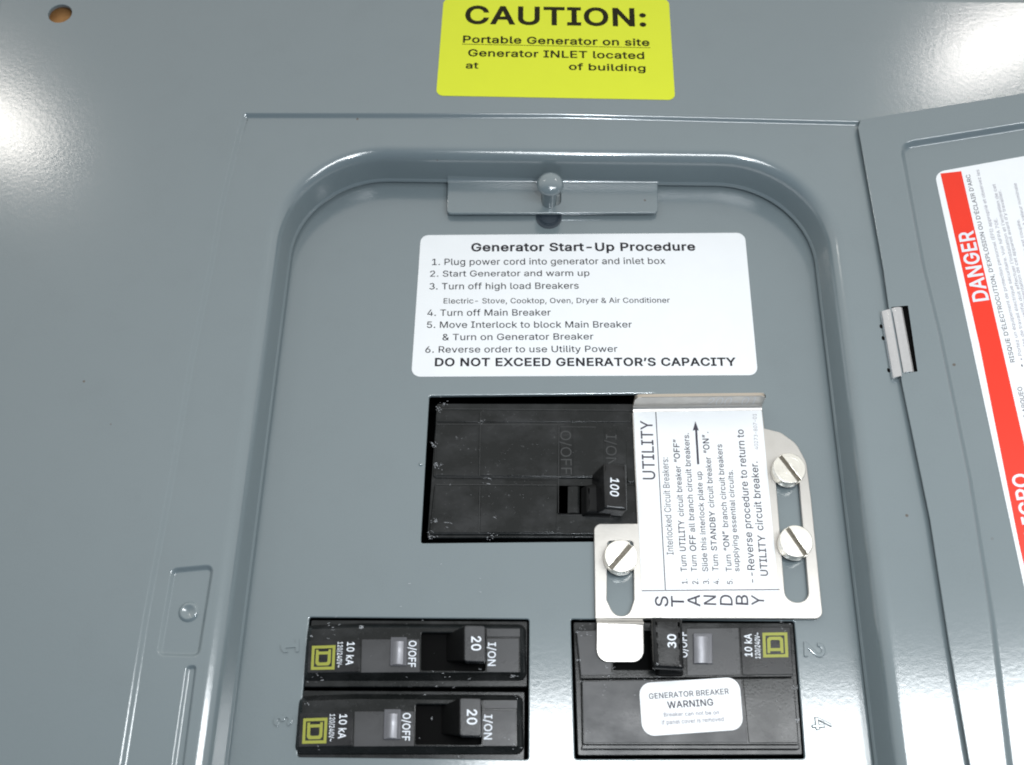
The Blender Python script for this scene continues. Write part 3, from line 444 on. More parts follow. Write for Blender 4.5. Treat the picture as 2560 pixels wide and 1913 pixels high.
def line(mb, p0, p1, wpx, z, pl=PN, mi=0):
    a = Vector(pl.at(*p0, z)); b = Vector(pl.at(*p1, z)); e = (b - a).normalized(); n = Vector((-e.y, e.x)) * (wpx / 2 / 7.7)
    quad(mb, [a - n, b - n, b + n, a + n], z, pl, mi)

# ================================================================== SETTING: the wall behind and the enclosure
ZF, ZD = -1.2, -16.5             # door recess, dead front
mb = MB()
ou = [(-182, -330), (420, -330), (420, 157), (-182, 157)]
hole = rpoly([(-150, -250), (135, -250), (135, 112), (-150, 112)], 2)
plate(mb, ou, [hole], -3.2, 12, 0.3)
wall = mb.build('wall', WOOD, None, kind='structure')
bx = thing('enclosure_box', 'dark steel enclosure behind the black breakers, seen through the gaps', 'box', (0, -60, -70))
mb = MB()
ib = [(-148, -248), (133, -248), (133, 110), (-148, 110)]
rings(mb, [(ccw(ib), -3.0), (ccw(ib), -70)]); fill(mb, [ccw(ib)], -70)
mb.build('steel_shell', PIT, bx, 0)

# ================================================================== PANEL COVER
cover = thing('panel_cover', 'grey enamelled steel panel cover with a recessed door frame and deep well', 'panel cover', (0, 0, ZF))
# door recess outline
rec = [U(603, 279, 0), U(1400, 280, 0), U(2168, 299, 0), U(2231, 650, 0), U(2293, 960, 0), U(2362, 1299, 0), U(2410, 1614, 0), U(2459, 1912, 0), U(2520, 2300, 0),
       U(210, 2300, 0), U(293, 1912, 0), U(351, 1545, 0), U(416, 1200, 0), U(467, 900, 0), U(519, 651, 0), U(541, 521, 0), U(588, 330, 0)]
rec_o = rpoly(rec, [2.4, 0, 2.4] + [60] * 5 + [0, 0] + [60] * 6 + [0], 6)
SW = 2.7
def sstep(s):
    s = min(1.0, max(0.0, (s - 0.16) / 0.68)); return s * s * (3 - 2 * s)
stp = [(SW * k / 20, ZF * sstep(k / 20)) for k in range(21)]
# well outline at its bottom edge
Lw = ((724, 672), (572, 1880)); Rw = ((2037, 655), (2186, 1912)); Tw = ((1003, 455), (1782, 465))
zw = ZD + 1.5
tl = U(*isect(*Lw, *Tw), zw); tr = U(*isect(*Rw, *Tw), zw)
bl = U(*isect(*Lw, (0, 2300), (2560, 2300)), zw); br = U(*isect(*Rw, (0, 2300), (2560, 2300)), zw)
well_in = rpoly([bl, br, tr, tl], [5, 5, 33, 33], 28)
WW = 6.4
well_out = inset(well_in, -WW)
r1, r2, D_ = 4.8, 0.9, -(ZD + 2.5)
def wall_profile(A):
    e = math.radians(42); p = [(r1 * math.sin(A * k / 10), ZF - r1 * (1 - math.cos(A * k / 10))) for k in range(11)]
    cx = r2 * (math.sin(A) - math.sin(e)); cz = r2 * (math.cos(e) - math.cos(A)); x, z = p[-1]
    dz = D_ + ZF - (ZF - z) - cz; dx = dz / math.tan(A)
    p += [(x + dx * k / 3, z - dz * k / 3) for k in (1, 2, 3)]; x, z = p[-1]
    for k in range(1, 8):
        t = A + (e - A) * k / 7; p.append((x + r2 * (math.sin(A) - math.sin(t)), z - r2 * (math.cos(t) - math.cos(A))))
    return p
lo, hi = math.radians(35), math.radians(88)
for _ in range(40):
    md = (lo + hi) / 2
    if wall_profile(md)[-1][0] > WW - 0.3: lo = md
    else: hi = md
wp = wall_profile(md) + [(WW - 0.05, zw + 0.35), (WW, zw + 0.25), (WW, zw - 0.1), (WW - 4, zw - 0.12)]
# small drawn features in the frame
pad = rpoly(UL([(424, 1417), (541, 1406), (503, 1648), (385, 1645)], ZF), 2.6, 5)
gro = rpoly(UL([(462, 1662), (497, 1657), (455, 1990), (415, 1990)], ZF), 1.6, 5)
holec = circ(U(150, 34, 0), 4.5, 40)
tlc, trc = U(-6, -30, 0), U(2750, -6, 0)
sh = [tlc, U(-68, 232, 0), U(-640, 2300, 0), U(2950, 2300, 0), (235, trc[1] - 2), trc]
sheet = rpoly(sh, [5, 400, 5, 5, 5, 5], 8)
mb = MB()
fill(mb, [inset(sheet, 3.0), rec_o, holec], 0.0)
rings(mb, [(inset(sheet, 3.0 - 4.5 * math.sin(a)), -4.5 * (1 - math.cos(a))) for a in [math.radians(62) * k / 8 for k in range(9)]] + [(inset(sheet, -40), -73.0)])
rings(mb, [(holec, 0), (inset(holec, 0.15), -0.2), (inset(holec, 0.15), -1.3)])
mb.build('outer_sheet', PAINT, cover, 50)
mb = MB(); rings(mb, [(inset(rec_o, d), z) for d, z in stp])
mb.build('frame_step', PAINT, cover, 60)
mb = MB(); fill(mb, [inset(rec_o, SW), well_out, pad, gro], ZF)
mb.build('door_frame', PAINT, cover, 60)
mb = MB(); rings(mb, [(inset(well_in, -WW + d), z) for d, z in wp])
mb.build('well_wall', PAINT, cover, 60)
def drawn(poly, wdt, dep):
    mb = MB(); lp = [(inset(poly, wdt * k / 16), ZF + dep * sstep(k / 16)) for k in range(17)]
    rings(mb, lp); fill(mb, [lp[-1][0]], ZF + dep); return mb
mb = drawn(pad, 2.2, -1.1)
dc = U(472, 1530, ZF - 1.1)
lathe(mb, dc, [(3.1, ZF - 1.12), (2.9, ZF - 0.95), (2.5, ZF - 0.55), (2.2, ZF - 0.42), (1.8, ZF - 0.5), (1.2, ZF - 0.8), (0.0, ZF - 0.95)])
mb.build('latch_pad', PAINT, cover, 60)
drawn(gro, 1.7, -0.9).build('frame_groove', PAINT, cover, 60)
# retaining tab at the top of the well
ZT = ZD + 2.7
tab = rpoly(UL([(1119, 455), (1645, 458), (1645, 532), (1117, 534)], ZT), [0.3, 0.3, 1.6, 1.6], 5)
slot = rpoly(UL([(1355, 452), (1401, 452), (1402, 513), (1355, 513)], ZT), 2.2, 5)
mb = MB(); plate(mb, tab, [slot], ZT, 1.05, 0.35)
e0 = Vector(U(1119, 455, ZT)); e1 = Vector(U(1645, 458, ZT))
pr = [(0.0, ZT - 0.02), (0.5, ZT + 0.08), (0.95, ZT + 0.4), (1.3, ZT + 0.95), (1.9, ZT + 2.2)]
n = 24; vs = []
for dy, z in pr: vs += [(e0.x + (e1.x - e0.x) * k / n, e0.y + (e1.y - e0.y) * k / n - 0.35 + dy, z) for k in range(n + 1)]
mb.add(vs, [(j * (n + 1) + k, j * (n + 1) + k + 1, (j + 1) * (n + 1) + k + 1, (j + 1) * (n + 1) + k) for j in range(len(pr) - 1) for k in range(n)])
mb.build('retaining_tab', PAINT, cover, 50)

# ================================================================== DEAD FRONT
df = thing('dead_front', 'flat grey inner plate with three breaker openings and stamped numbers', 'inner plate', (0, -40, ZD - 1.2))
op_main = UL([(1073, 990), (1640, 984), (1660, 1352), (1052, 1358)], ZD)
op_left = UL([(773, 1543), (1323, 1548), (1321, 1899), (743, 1893)], ZD)
op_right = UL([(1427, 1548), (1986, 1553), (2012, 1897), (1437, 1898)], ZD)
dfo = inset(well_in, -4.5)
cut = rpoly([op_main[3], op_main[2], op_main[1], op_main[0]], 0.6, 3)
holes = [rpoly(o, 0.7, 3) for o in (op_main, op_left, op_right)]
mb = MB(); plate(mb, dfo, holes, ZD, 1.2, 0.35)
mb.build('steel_plate', PAINT, df, 50)
# stamped circuit numbers, and one small dimple pressed beside the main opening
def stamped(s, p0, p1, cap):
    mb = MB(); text(mb, s, p0, p1, cap, ZD + 0.02, bold=0.05)
    vs0 = [v.copy() for v in mb.v]; fs0 = list(mb.f); m2 = MB()
    k = len(vs0); top = [v + Vector((0, 0, 0.42)) for v in vs0]
    ed = {}
    for f in fs0:
        for i in range(len(f)):
            e = (f[i - 1], f[i]); ed[e] = ed.get(e, 0) + 1
    side = [(a, b, b + k, a + k) for (a, b) in ed if (b, a) not in ed]
    m2.add(vs0 + top, [tuple(i + k for i in f) for f in fs0] + side)
    o = m2.build('stamped_number', PAINT, df, 0)
    bv = o.modifiers.new('soft', 'BEVEL'); bv.width = 0.00028; bv.segments = 3; bv.limit_method = 'ANGLE'; bv.angle_limit = math.radians(50)
    return o
stamped('1', (748, 1630), (748, 1598), (702, 1630))
stamped('3', (731, 1815), (731, 1784), (684, 1815))
stamped('2', (2008, 1604), (2010, 1643), (2061, 1603))
stamped('4', (2026, 1793), (2030, 1826), (2076, 1792))
def stub(px, py, r=2.2):
    c = U(px, py, ZD); mb = MB()
    lathe(mb, c, [(r, ZD + 0.02), (r * 0.8, ZD + 0.12), (r * 0.5, ZD + 0.3), (r * 0.2, ZD + 0.42), (0, ZD + 0.45)], 24)
    mb.build('pressed_dimple', PAINT, df, 80)
stub(1052, 1160, 0.9)

# ================================================================== BREAKERS
ZB, ZTP = ZD - 0.6, ZD + 1.9
def scuffs(par, pts, z, seed):
    rnd = random.Random(seed); mb = MB()
    for px, py, spread, n, ln, ang in pts:
        ln *= 0.38; spread *= 0.62
        for _ in range(int(n * 0.7)):
            x = px + rnd.gauss(0, spread); y = py + rnd.gauss(0, spread); a = ang + rnd.gauss(0, 0.35)
            l = ln * rnd.uniform(0.4, 1.3); dx, dy = math.cos(a) * l / 2, math.sin(a) * l / 2
            line(mb, (x - dx, y - dy), (x + dx, y + dy), rnd.uniform(0.35, 1.1), z + rnd.uniform(0.010, 0.035))
    if mb.f: mb.build('scuff_marks', SCUFF, par, 0, kind='stuff')
def edgeline(mb, pts, wpx, z):
    for a, b in zip(pts, pts[1:]): line(mb, a, b, wpx, z)
def logo(par, c, z):
    """square frame round a squared letter D; c: pixel corners, in the order of the letter's own top left, top right, bottom right, bottom left"""
    q = [Vector(U(x, y, z)) for x, y in c]
    def B(u, v):
        a = q[3].lerp(q[2], u); b = q[0].lerp(q[1], u); return tuple(a.lerp(b, v))
    def poly(pts): return ccw([B(*p) for p in pts])
    mb = MB()
    fill(mb, [poly([(0, 0), (1, 0), (1, 1), (0, 1)]), poly([(.12, .12), (.88, .12), (.88, .88), (.12, .88)])], z)
    fill(mb, [poly([(.17, .18), (.74, .18), (.83, .27), (.83, .73), (.74, .82), (.17, .82), (.17, .71), (.25, .71), (.25, .29), (.17, .29)]),
              poly([(.37, .31), (.66, .31), (.70, .36), (.70, .64), (.66, .69), (.37, .69)])], z)
    return mb.build('emblem', LOGO, par, 0)
def handle_block(top_px, zt, foot, th, bev, name, m, par):
    """foot: how far (mm) the foot reaches out on -x, +x, -y, +y"""
    top = ccw(UL(top_px, zt)); cx = sum(p[0] for p in top) / 4; cy = sum(p[1] for p in top) / 4
    t = rpoly(top, 0.7, 4)
    ft = [(x + (-foot[0] if x < cx else foot[1]), y + (-foot[2] if y < cy else foot[3])) for x, y in t]
    mb = MB(); pr = prof(bev, zt, 4)
    fill(mb, [inset(t, pr[0][0])], zt); rings(mb, [(inset(t, d), z) for d, z in pr]); rings(mb, [(t, pr[-1][1]), (ft, zt - th)])
    return mb.build(name, m, par, 50)

# --- 20 ampere branch breaker (built once, copied)
def breaker20():
    t = thing('circuit_breaker', 'upper black 20 amp breaker in the opening beside the stamped 1', 'circuit breaker', (*U(1040, 1640, ZB), ZB - 14), 'pair of 20 amp breakers')
    mb = MB(); plate(mb, rpoly(UL([(778, 1550), (1319, 1553), (1318, 1718), (760, 1718)], ZB), 0.5, 3), [], ZB, 14, 0.3)
    sl = rpoly(UL([(1054, 1582), (1212, 1583), (1212, 1676), (1053, 1676)], ZTP), 0.5, 3)
    plate(mb, rpoly(UL([(777, 1573), (905, 1568), (1301, 1571), (1302, 1684), (768, 1684)], ZTP), 0.6, 3), [sl], ZTP, 2.7, 0.35, taper=1.9)
    body = mb.build('body', BLACK, t, 40)
    mb = MB(); fill(mb, [inset(ccw(sl), -0.2)], ZB + 0.03); mb.build('handle_slot', PIT, t, 0)
    mb = MB(); plate(mb, rpoly(UL([(772, 1603), (901, 1600), (899, 1680), (769, 1683)], ZTP), 0.3, 2), [], ZTP + 0.3, 0.4, 0.12)
    lb = mb.build('rating_plate', DARK, t, 40)
    mb = MB()
    win = UL([(977, 1594), (1018, 1594), (1017, 1666), (975, 1666)], ZTP)
    plate(mb, rpoly(UL([(905, 1599), (1049, 1599), (1049, 1681), (903, 1682)], ZTP), 0.2, 2), [], ZTP + 0.22, 0.3, 0.08)
    plate(mb, rpoly(UL([(1217, 1597), (1297, 1597), (1297, 1681), (1217, 1681)], ZTP), 0.2, 2), [], ZTP + 0.25, 0.3, 0.08)
    plate(mb, rpoly(UL([(1217, 1572), (1300, 1572), (1300, 1592), (1217, 1592)], ZTP), 0.2, 2), [], ZTP + 0.15, 0.3, 0.08)
    mb.build('face_panel', GREYP, t, 40)
    mb = MB(); w_ = ccw(win); plate(mb, rpoly(w_, 0.3, 3), [], ZTP + 0.75, 0.7, 0.2)
    o = mb.build('indicator_window', LENS, t, 50)
    mb = MB(); a, b, c, d = [Vector(p) for p in UL([(983, 1604), (1009, 1604), (1007, 1661), (981, 1661)], ZTP + 0.8)]
    n = 8; vs = []
    for k in range(n + 1):
        s = k / n; p = a.lerp(b, s); q = d.lerp(c, s); h = ZTP + 0.78 + 0.55 * math.sin(math.pi * s); vs += [(p.x, p.y, h), (q.x, q.y, h)]
    mb.add(vs, [(2 * k, 2 * k + 1, 2 * k + 3, 2 * k + 2) for k in range(n)]); mb.build('lens', LENSC, o, 60)
    handle_block([(1158, 1563), (1212, 1564), (1213, 1655), (1158, 1653)], ZD + 7.3, (5.5, 0.2, -1.2, -1.2), 8.0, 0.35, 'handle_foot', FOOT, t)
    h = handle_block([(1161, 1564), (1212, 1565), (1213, 1655), (1161, 1653)], ZD + 7.6, (0.0, 0.0, 0.1, 0.1), 3.0, 0.3, 'handle', GREYP, t)
    mb = MB(); text(mb, '20', (1178, 1591), (1178, 1627), (1203, 1591), ZD + 7.64, bold=0.035); mb.build('lettering', WINK, h, 0)
    mb = MB(); z = ZTP + 0.33
    text(mb, '10 kA', (868, 1605), (864, 1663), (887, 1605), z, bold=0.03)
    text(mb, '120/240V~', (844.5, 1605), (841, 1669), (857.5, 1605), z, bold=0.02)
    mb.build('lettering', WINK, lb, 0)
    mb = MB(); z = ZTP + 0.27
    text(mb, 'O/OFF', (1022, 1602), (1019.5, 1668), (1041.5, 1602), z, bold=0.03)
    text(mb, 'I/ON', (1220, 1606), (1219, 1665), (1240, 1606), z + 0.01, bold=0.03)
    mb.build('lettering', WINK, body, 0)
    logo(lb, [(839, 1613), (836, 1674), (777, 1675), (780, 1615)], ZTP + 0.34)
    scuffs(t, [(905, 1568, 4, 22, 12, 0.1), (835, 1572, 28, 12, 16, -0.08), (1285, 1684, 12, 16, 14, 0.0), (1150, 1684, 70, 22, 18, 0.0), (790, 1684, 20, 16, 10, 0.1), (779, 1590, 3, 10, 8, 1.5), (1100, 1570, 120, 16, 14, 0.02), (1050, 1640, 110, 14, 2.5, 0.5)], ZTP + 0.02, 3)
    return t
def kids(o): return [c for c in bpy.data.objects if c.parent is o]
def copy_thing(src, d):
    def cp(o, par):
        c = o.copy(); COL.objects.link(c); c.parent = par
        for k in kids(o): cp(k, c)
        return c
    root = cp(src, None)
    ANCH[root.name] = ANCH[src.name] + Vector(d); root.matrix_world = Matrix.Translation(W(ANCH[root.name])) @ R90
    return root
b1 = breaker20()
d_ = Vector(U(818, 1794, ZTP)) - Vector(U(838, 1613, ZTP))
b2 = copy_thing(b1, (d_.x, d_.y, 0))
for k_ in kids(b2):
    if k_.name.startswith('scuff_marks'): bpy.data.objects.remove(k_)
b2['label'] = 'lower black 20 amp breaker in the opening beside the stamped 3'

scuffs(b2, [(1290, 1742, 6, 5, 12, 0), (800, 1866, 14, 5, 10, 0), (1080, 1795, 3, 4, 16, 1.5), (770, 1760, 4, 6, 8, 1.4), (1280, 1866, 20, 8, 12, 0.0), (1100, 1870, 90, 8, 9, 0.0), (1000, 1810, 120, 8, 2.2, 0.5)], ZTP + 0.31, 21)
# --- 100 ampere two-pole breaker
mn = thing('main_breaker', 'black double 100 amp breaker with a single wide handle beside the interlock plate', 'circuit breaker', (*U(1330, 1180, ZB), ZB - 14))
ZM = ZD + 0.6
mb = MB(); plate(mb, rpoly(UL([(1092, 1009), (1650, 1010), (1650, 1345), (1068, 1345)], ZM - 0.7), 0.6, 3), [], ZM - 0.7, 12, 0.3)
slm = rpoly(UL([(1397, 1211), (1502, 1211), (1502, 1286), (1395, 1286)], ZM), 0.4, 3)
plate(mb, rpoly(UL([(1091, 1021), (1650, 1025), (1650, 1196), (1083, 1193)], ZM), 0.8, 3), [], ZM, 1.8, 0.3, taper=0.3)
plate(mb, rpoly(UL([(1087, 1210), (1650, 1213), (1650, 1337), (1073, 1336)], ZM), 0.8, 3), [slm], ZM, 1.8, 0.35, taper=0.8)
body = mb.build('body', BLACK, mn, 40)
mb = MB(); fill(mb, [inset(ccw(slm), -0.2)], ZM - 0.66); mb.build('handle_slot', FOOT, mn, 0)
for q in ([(1094, 1061), (1198, 1061), (1196, 1190), (1088, 1190)], [(1202, 1061), (1396, 1062), (1394, 1192), (1200, 1190)], [(1401, 1067), (1428, 1068), (1428, 1192), (1400, 1191)],
          [(1432, 1068), (1510, 1069), (1510, 1192), (1432, 1192)], [(1514, 1069), (1542, 1070), (1542, 1192), (1514, 1192)], [(1093, 1027), (1198, 1028), (1198, 1056), (1093, 1056)],
          [(1089, 1214), (1198, 1215), (1196, 1332), (1080, 1332)], [(1202, 1215), (1392, 1216), (1390, 1332), (1200, 1332)], [(1565, 1100), (1648, 1100), (1648, 1205), (1568, 1205)],
          [(1202, 1028), (1580, 1031), (1580, 1056), (1202, 1056)]):
    fh = 0.28 if q[0][0] in (1202, 1093, 1401) else 0.17; mb = MB(); plate(mb, rpoly(UL(q, ZM), 0.35, 3), [], ZM + fh, 0.6, 0.16); mb.build('face_panel', BLACK, mn, 40)
mb = MB(); z = ZM + 0.31
text(mb, 'O/OFF', (1401, 1077), (1403, 1186), (1427, 1077), z, bold=-0.012); text(mb, 'I/ON', (1515, 1086), (1515, 1165), (1541, 1086), z, bold=-0.012)
emb = mat('dull_embossing', (0.036, 0.037, 0.037), 0.6)
mb.build('embossed_lettering', emb, mn, 0)
handle_block([(1463, 1212), (1530, 1200), (1530, 1286), (1463, 1284)], ZD + 3.7, (2.4, 0.0, 0.0, 0.0), 5.0, 1.4, 'handle_foot', FOOT, mn)
mb = MB(); ca, cb = Vector(U(1413, 1217, ZM)), Vector(U(1456, 1217, ZM)); cd_ = Vector(U(1412, 1283, ZM)); n = 10; vs = []
for k in range(n + 1):
    t = k / n; p = ca.lerp(cb, t); q = p + (cd_ - ca); h_ = ZM - 0.62 + 1.1 * math.sin(math.pi * t) ** 0.8; vs += [(p.x, p.y, h_), (q.x, q.y, h_)]
mb.add(vs, [(2 * k, 2 * k + 1, 2 * k + 3, 2 * k + 2) for k in range(n)]); mb.build('slot_cradle', BLACK, mn, 60)
h = handle_block([(1507, 1157), (1565, 1159), (1568, 1276), (1511, 1271)], ZD + 9.9, (2.6, -0.4, -0.8, -0.6), 8.4, 0.9, 'handle', HANDLE, mn)
mb = MB(); text(mb, '100', (1526, 1194), (1525, 1239), (1548, 1194), ZD + 9.94, bold=0.03, shear=0.12); mb.build('lettering', WINK, h, 0)
scuffs(mn, [(1098, 1024, 5, 16, 9, 0.2), (1108, 1008, 8, 14, 9, 0), (1085, 1110, 6, 26, 7, 1.2), (1092, 1165, 9, 30, 9, 0.6), (1205, 1055, 6, 10, 9, 0), (1150, 1110, 26, 9, 7, -0.7), (1230, 1192, 14, 6, 30, 0),
            (1088, 1300, 7, 18, 11, 0.3), (1120, 1312, 10, 5, 34, 0.2), (1080, 1338, 12, 24, 11, 0.1), (1230, 1342, 12, 16, 9, 0.2), (1238, 1292, 6, 8, 8, 0.3), (1280, 1180, 110, 60, 2.2, 0.6), (1300, 1120, 110, 30, 1.8, 0.6), (1126, 1212, 2, 3, 8, 0.9)], ZM + 0.32, 5)
mb = MB()
for a, b in (((1092, 1061), (1400, 1062)), ((1088, 1193), (1396, 1196)), ((1090, 1211), (1393, 1213)), ((1202, 1030), (1199, 1190)), ((1200, 1216), (1197, 1332)), ((1397, 1062), (1396, 1282)), ((1403, 1288), (1480, 1288)), ((1400, 1067), (1490, 1068)), ((1565, 1160), (1567, 1275)), ((1091, 1022), (1580, 1026))):
    line(mb, a, b, 1.1, ZM + 0.33)
mb.build('panel_edge_lines', emb, mn, 0, kind='stuff')  # thin paler lines along panel and handle edges

# --- 30 ampere two-pole breaker
g3 = thing('generator_breaker', 'black double 30 amp breaker below the interlock plate, with its white warning sticker', 'circuit breaker', (*U(1710, 1720, ZB), ZB - 14))
mb = MB(); plate(mb, rpoly(UL([(1433, 1555), (1983, 1557), (2007, 1888), (1444, 1890)], ZB), 0.6, 3), [], ZB, 14, 0.3)
sl3 = rpoly(UL([(1532, 1578), (1640, 1578), (1640, 1675), (1533, 1675)], ZTP), 0.4, 3)
plate(mb, rpoly(UL([(1440, 1574), (1976, 1567), (1983, 1692), (1452, 1697)], ZTP), 0.5, 3), [sl3], ZTP, 2.7, 0.15, taper=0.05)
plate(mb, rpoly(UL([(1454, 1700), (1984, 1695), (1998, 1862), (1457, 1862)], ZTP), 0.7, 3), [], ZTP, 2.7, 0.2, taper=0.2)
plate(mb, rpoly(UL([(1457, 1856), (1998, 1856), (2000, 1874), (1452, 1874)], ZTP - 1.2), 0.4, 3), [], ZTP - 1.2, 1.4, 0.3)
body = mb.build('body', BLACK, g3, 40)
mb = MB(); fill(mb, [inset(ccw(sl3), -0.2)], ZB + 0.03); mb.build('handle_slot', PIT, g3, 0)
for q in ([(1716, 1572), (1846, 1570), (1852, 1688), (1718, 1690)], [(1456, 1704), (1853, 1699), (1868, 1857), (1460, 1858)], [(1442, 1578), (1528, 1577), (1528, 1688), (1453, 1689)]):
    mb = MB(); plate(mb, rpoly(UL(q, ZTP), 0.25, 2), [], ZTP + 0.2, 0.3, 0.1); mb.build('face_panel', GREYP, g3, 40)
for q in ([(1850, 1569), (1974, 1569), (1982, 1687), (1856, 1688)], [(1857, 1698), (1983, 1697), (1995, 1857), (1872, 1858)]):
    mb = MB(); plate(mb, rpoly(UL(q, ZTP), 0.25, 2), [], ZTP + 0.3, 0.4, 0.12); lb = mb.build('rating_plate', DARK if q[0][1] < 1600 else BLACK, g3, 40)
    if q[0][1] < 1600: lb3 = lb
mb = MB(); plate(mb, rpoly(UL([(1732, 1584), (1780, 1584), (1781, 1661), (1733, 1661)], ZTP), 0.3, 3), [], ZTP + 0.75, 0.7, 0.2)
o = mb.build('indicator_window', LENS, g3, 50)
mb = MB(); a, b, c, d = [Vector(p) for p in UL([(1736, 1592), (1769, 1592), (1770, 1658), (1737, 1658)], ZTP + 0.8)]
n = 8; vs = []
for k in range(n + 1):
    s = k / n; p = a.lerp(b, s); q = d.lerp(c, s); hh = ZTP + 0.78 + 0.55 * math.sin(math.pi * s); vs += [(p.x, p.y, hh), (q.x, q.y, hh)]
mb.add(vs, [(2 * k, 2 * k + 1, 2 * k + 3, 2 * k + 2) for k in range(n)]); mb.build('lens', LENSC, o, 60)
mb = MB(); z = ZTP + 0.33
text(mb, '10 kA', (1881, 1642), (1879, 1585), (1862, 1642), z, bold=0.03)
text(mb, '120/240V~', (1901, 1647), (1899, 1582), (1888, 1647), z, bold=0.02)
mb.build('lettering', WINK, lb3, 0)
mb = MB(); text(mb, 'O/OFF', (1719, 1644), (1717, 1580), (1700, 1644), ZTP + 0.24, bold=0.03); mb.build('lettering', WINK, body, 0)
logo(lb3, [(1908, 1644), (1906, 1582), (1968, 1581), (1971, 1643)], ZTP + 0.34)
handle_block([(1642, 1568), (1706, 1568), (1708, 1686), (1645, 1686)], ZD + 4.5, (1.2, 1.0, 0.2, 0.2), 5.0, 0.9, 'handle_foot', FOOT, g3)
h = handle_block([(1630, 1541), (1706, 1543), (1712, 1674), (1635, 1670)], ZD + 10.9, (-0.2, -0.4, -0.9, -0.3), 8.0, 1.5, 'handle', HANDLE, g3)
mb = MB(); text(mb, '30', (1691, 1621), (1690, 1586), (1669, 1621), ZD + 10.94, bold=0.035); mb.build('lettering', WINK, h, 0)
scuffs(g3, [(1460, 1576, 18, 22, 12, 0), (1505, 1722, 10, 8, 9, 0.4), (1470, 1835, 12, 8, 8, 0.2), (1520, 1682, 25, 10, 14, 0), (1640, 1700, 14, 10, 11, 0), (1986, 1720, 6, 14, 9, 1.2), (1993, 1800, 5, 16, 14, 1.4),
            (1960, 1572, 18, 14, 9, 0), (1600, 1705, 80, 14, 12, 0), (1700, 1780, 150, 26, 2.0, 0.5), (1445, 1650, 5, 10, 8, 1.4)], ZTP + 0.31, 9)

# ================================================================== INTERLOCK PLATE
ZI = ZD + 1.9
il = thing('interlock_plate', 'sliding zinc plated steel interlock plate with slots, folded lip and tongue', 'interlock', (*U(1780, 1300, ZI), ZI - 1.3))
out = [(1581, 1032), (1906, 1028), (1911, 1071), (1952, 1081), (1991, 1109), (2016, 1155), (2028, 1246), (2058, 1547), (1611, 1547), (1488, 1547), (1485, 1309), (1593, 1309)]
oi = UL(out, ZI)
oi2 = rpoly(list(reversed(ccw(oi))) if area(oi) < 0 else oi, 0, 1)
pts = ccw(oi); rad = []
for p in pts:
    k = min(range(len(out)), key=lambda i: (Vector(oi[i]) - Vector(p)).length)
    rad.append({0: 0.2, 1: 0.2, 2: 0.2, 3: 5, 4: 6, 5: 8, 6: 8, 7: 2.4, 8: 0.2, 9: 0.3, 10: 2.4, 11: 0.2}[k])
oi = rpoly(pts, rad, 6)
sR = rpoly(UL([(1936, 1152), (1993, 1150), (2024, 1505), (1964, 1507)], ZI), 3.6, 8)
sL = rpoly(UL([(1519, 1352), (1583, 1352), (1585, 1500), (1572, 1540), (1536, 1540), (1517, 1500)], ZI), [1, 1, 1, 3, 3, 1], 4)
mb = MB(); plate(mb, oi, [sR, sL], ZI, 1.3, 0.22, mi=0)
mb.build('slide_plate', STEEL, il, 40)
# folded lip: a bend and a wall standing out of the plate, rounded free corners
pL = Vector(U(1583, 1030, ZI)); pR = Vector(U(1905, 1026, ZI)); n = 20; TH = 1.25
ex = (pR - pL).normalized(); ny = Vector((-ex.y, ex.x)); Lw_ = (pR - pL).length
sec_in = [(-0.2, ZI + 0.01)] + [(1.6 * math.sin(a), ZI + 1.6 * (1 - math.cos(a))) for a in [math.pi / 2 * k / 6 for k in range(7)]]
LIPH = 8.2
sec_in += [(1.6, ZI + LIPH - 0.3)]
sec_out = [(1.6 + TH, ZI + LIPH - 0.3), (1.6 + TH, ZI + 1.0), (1.2 + TH, ZI - 0.6), (0, ZI - 1.25)]
mb = MB()
def strip(sec, mi, f=lambda s, z: s):
    vs = []
    for d, z in sec:
        for k in range(n + 1):
            s = k / n * Lw_; p = pL + ex * s + ny * d
            cr = 1.6; zz = z                                  # round the free corners
            e = min(s, Lw_ - s)
            if z > ZI + LIPH - cr and e < cr: zz = min(z, ZI + LIPH - 0.3 - (cr - math.sqrt(max(0, cr * cr - (cr - e) ** 2))))
            vs.append((p.x, p.y, zz))
    mb.add(vs, [(j * (n + 1) + k, j * (n + 1) + k + 1, (j + 1) * (n + 1) + k + 1, (j + 1) * (n + 1) + k) for j in range(len(sec) - 1) for k in range(n)], mi)
n = 60
strip(sec_in, 0); strip(sec_out, 0)
strip([(1.6, ZI + LIPH - 0.3), (1.6 + 0.12, ZI + LIPH - 0.12)], 0); strip([(1.72, ZI + LIPH - 0.12), (1.6 + TH - 0.12, ZI + LIPH - 0.12)], 1); strip([(1.6 + TH - 0.12, ZI + LIPH - 0.12), (1.6 + TH, ZI + LIPH - 0.3)], 0)
for s in (0.0, Lw_):
    p = pL + ex * s; prof_ = sec_in + sec_out
    mb.add([((p + ny * d).x, (p + ny * d).y, z if z < ZI + LIPH - 1 else z - 1.3) for d, z in prof_], [tuple(range(len(prof_)))], 1)
lip = mb.build('folded_lip', [STEEL, EDGE], il, 40)
LP = Plane(pL + ny * 1.6 if False else Vector((pL.x + ny.x * 1.57, pL.y + ny.y * 1.57, ZI)), (ex.x, ex.y, 0), (0, 0, 1))
mb = MB(); text(mb, '200-01', (1766, 1014), (1888, 1012), (1766, 995), 0.0, LP, bold=-0.01); mb.build('stamped_lettering', ETCH, lip, 0)
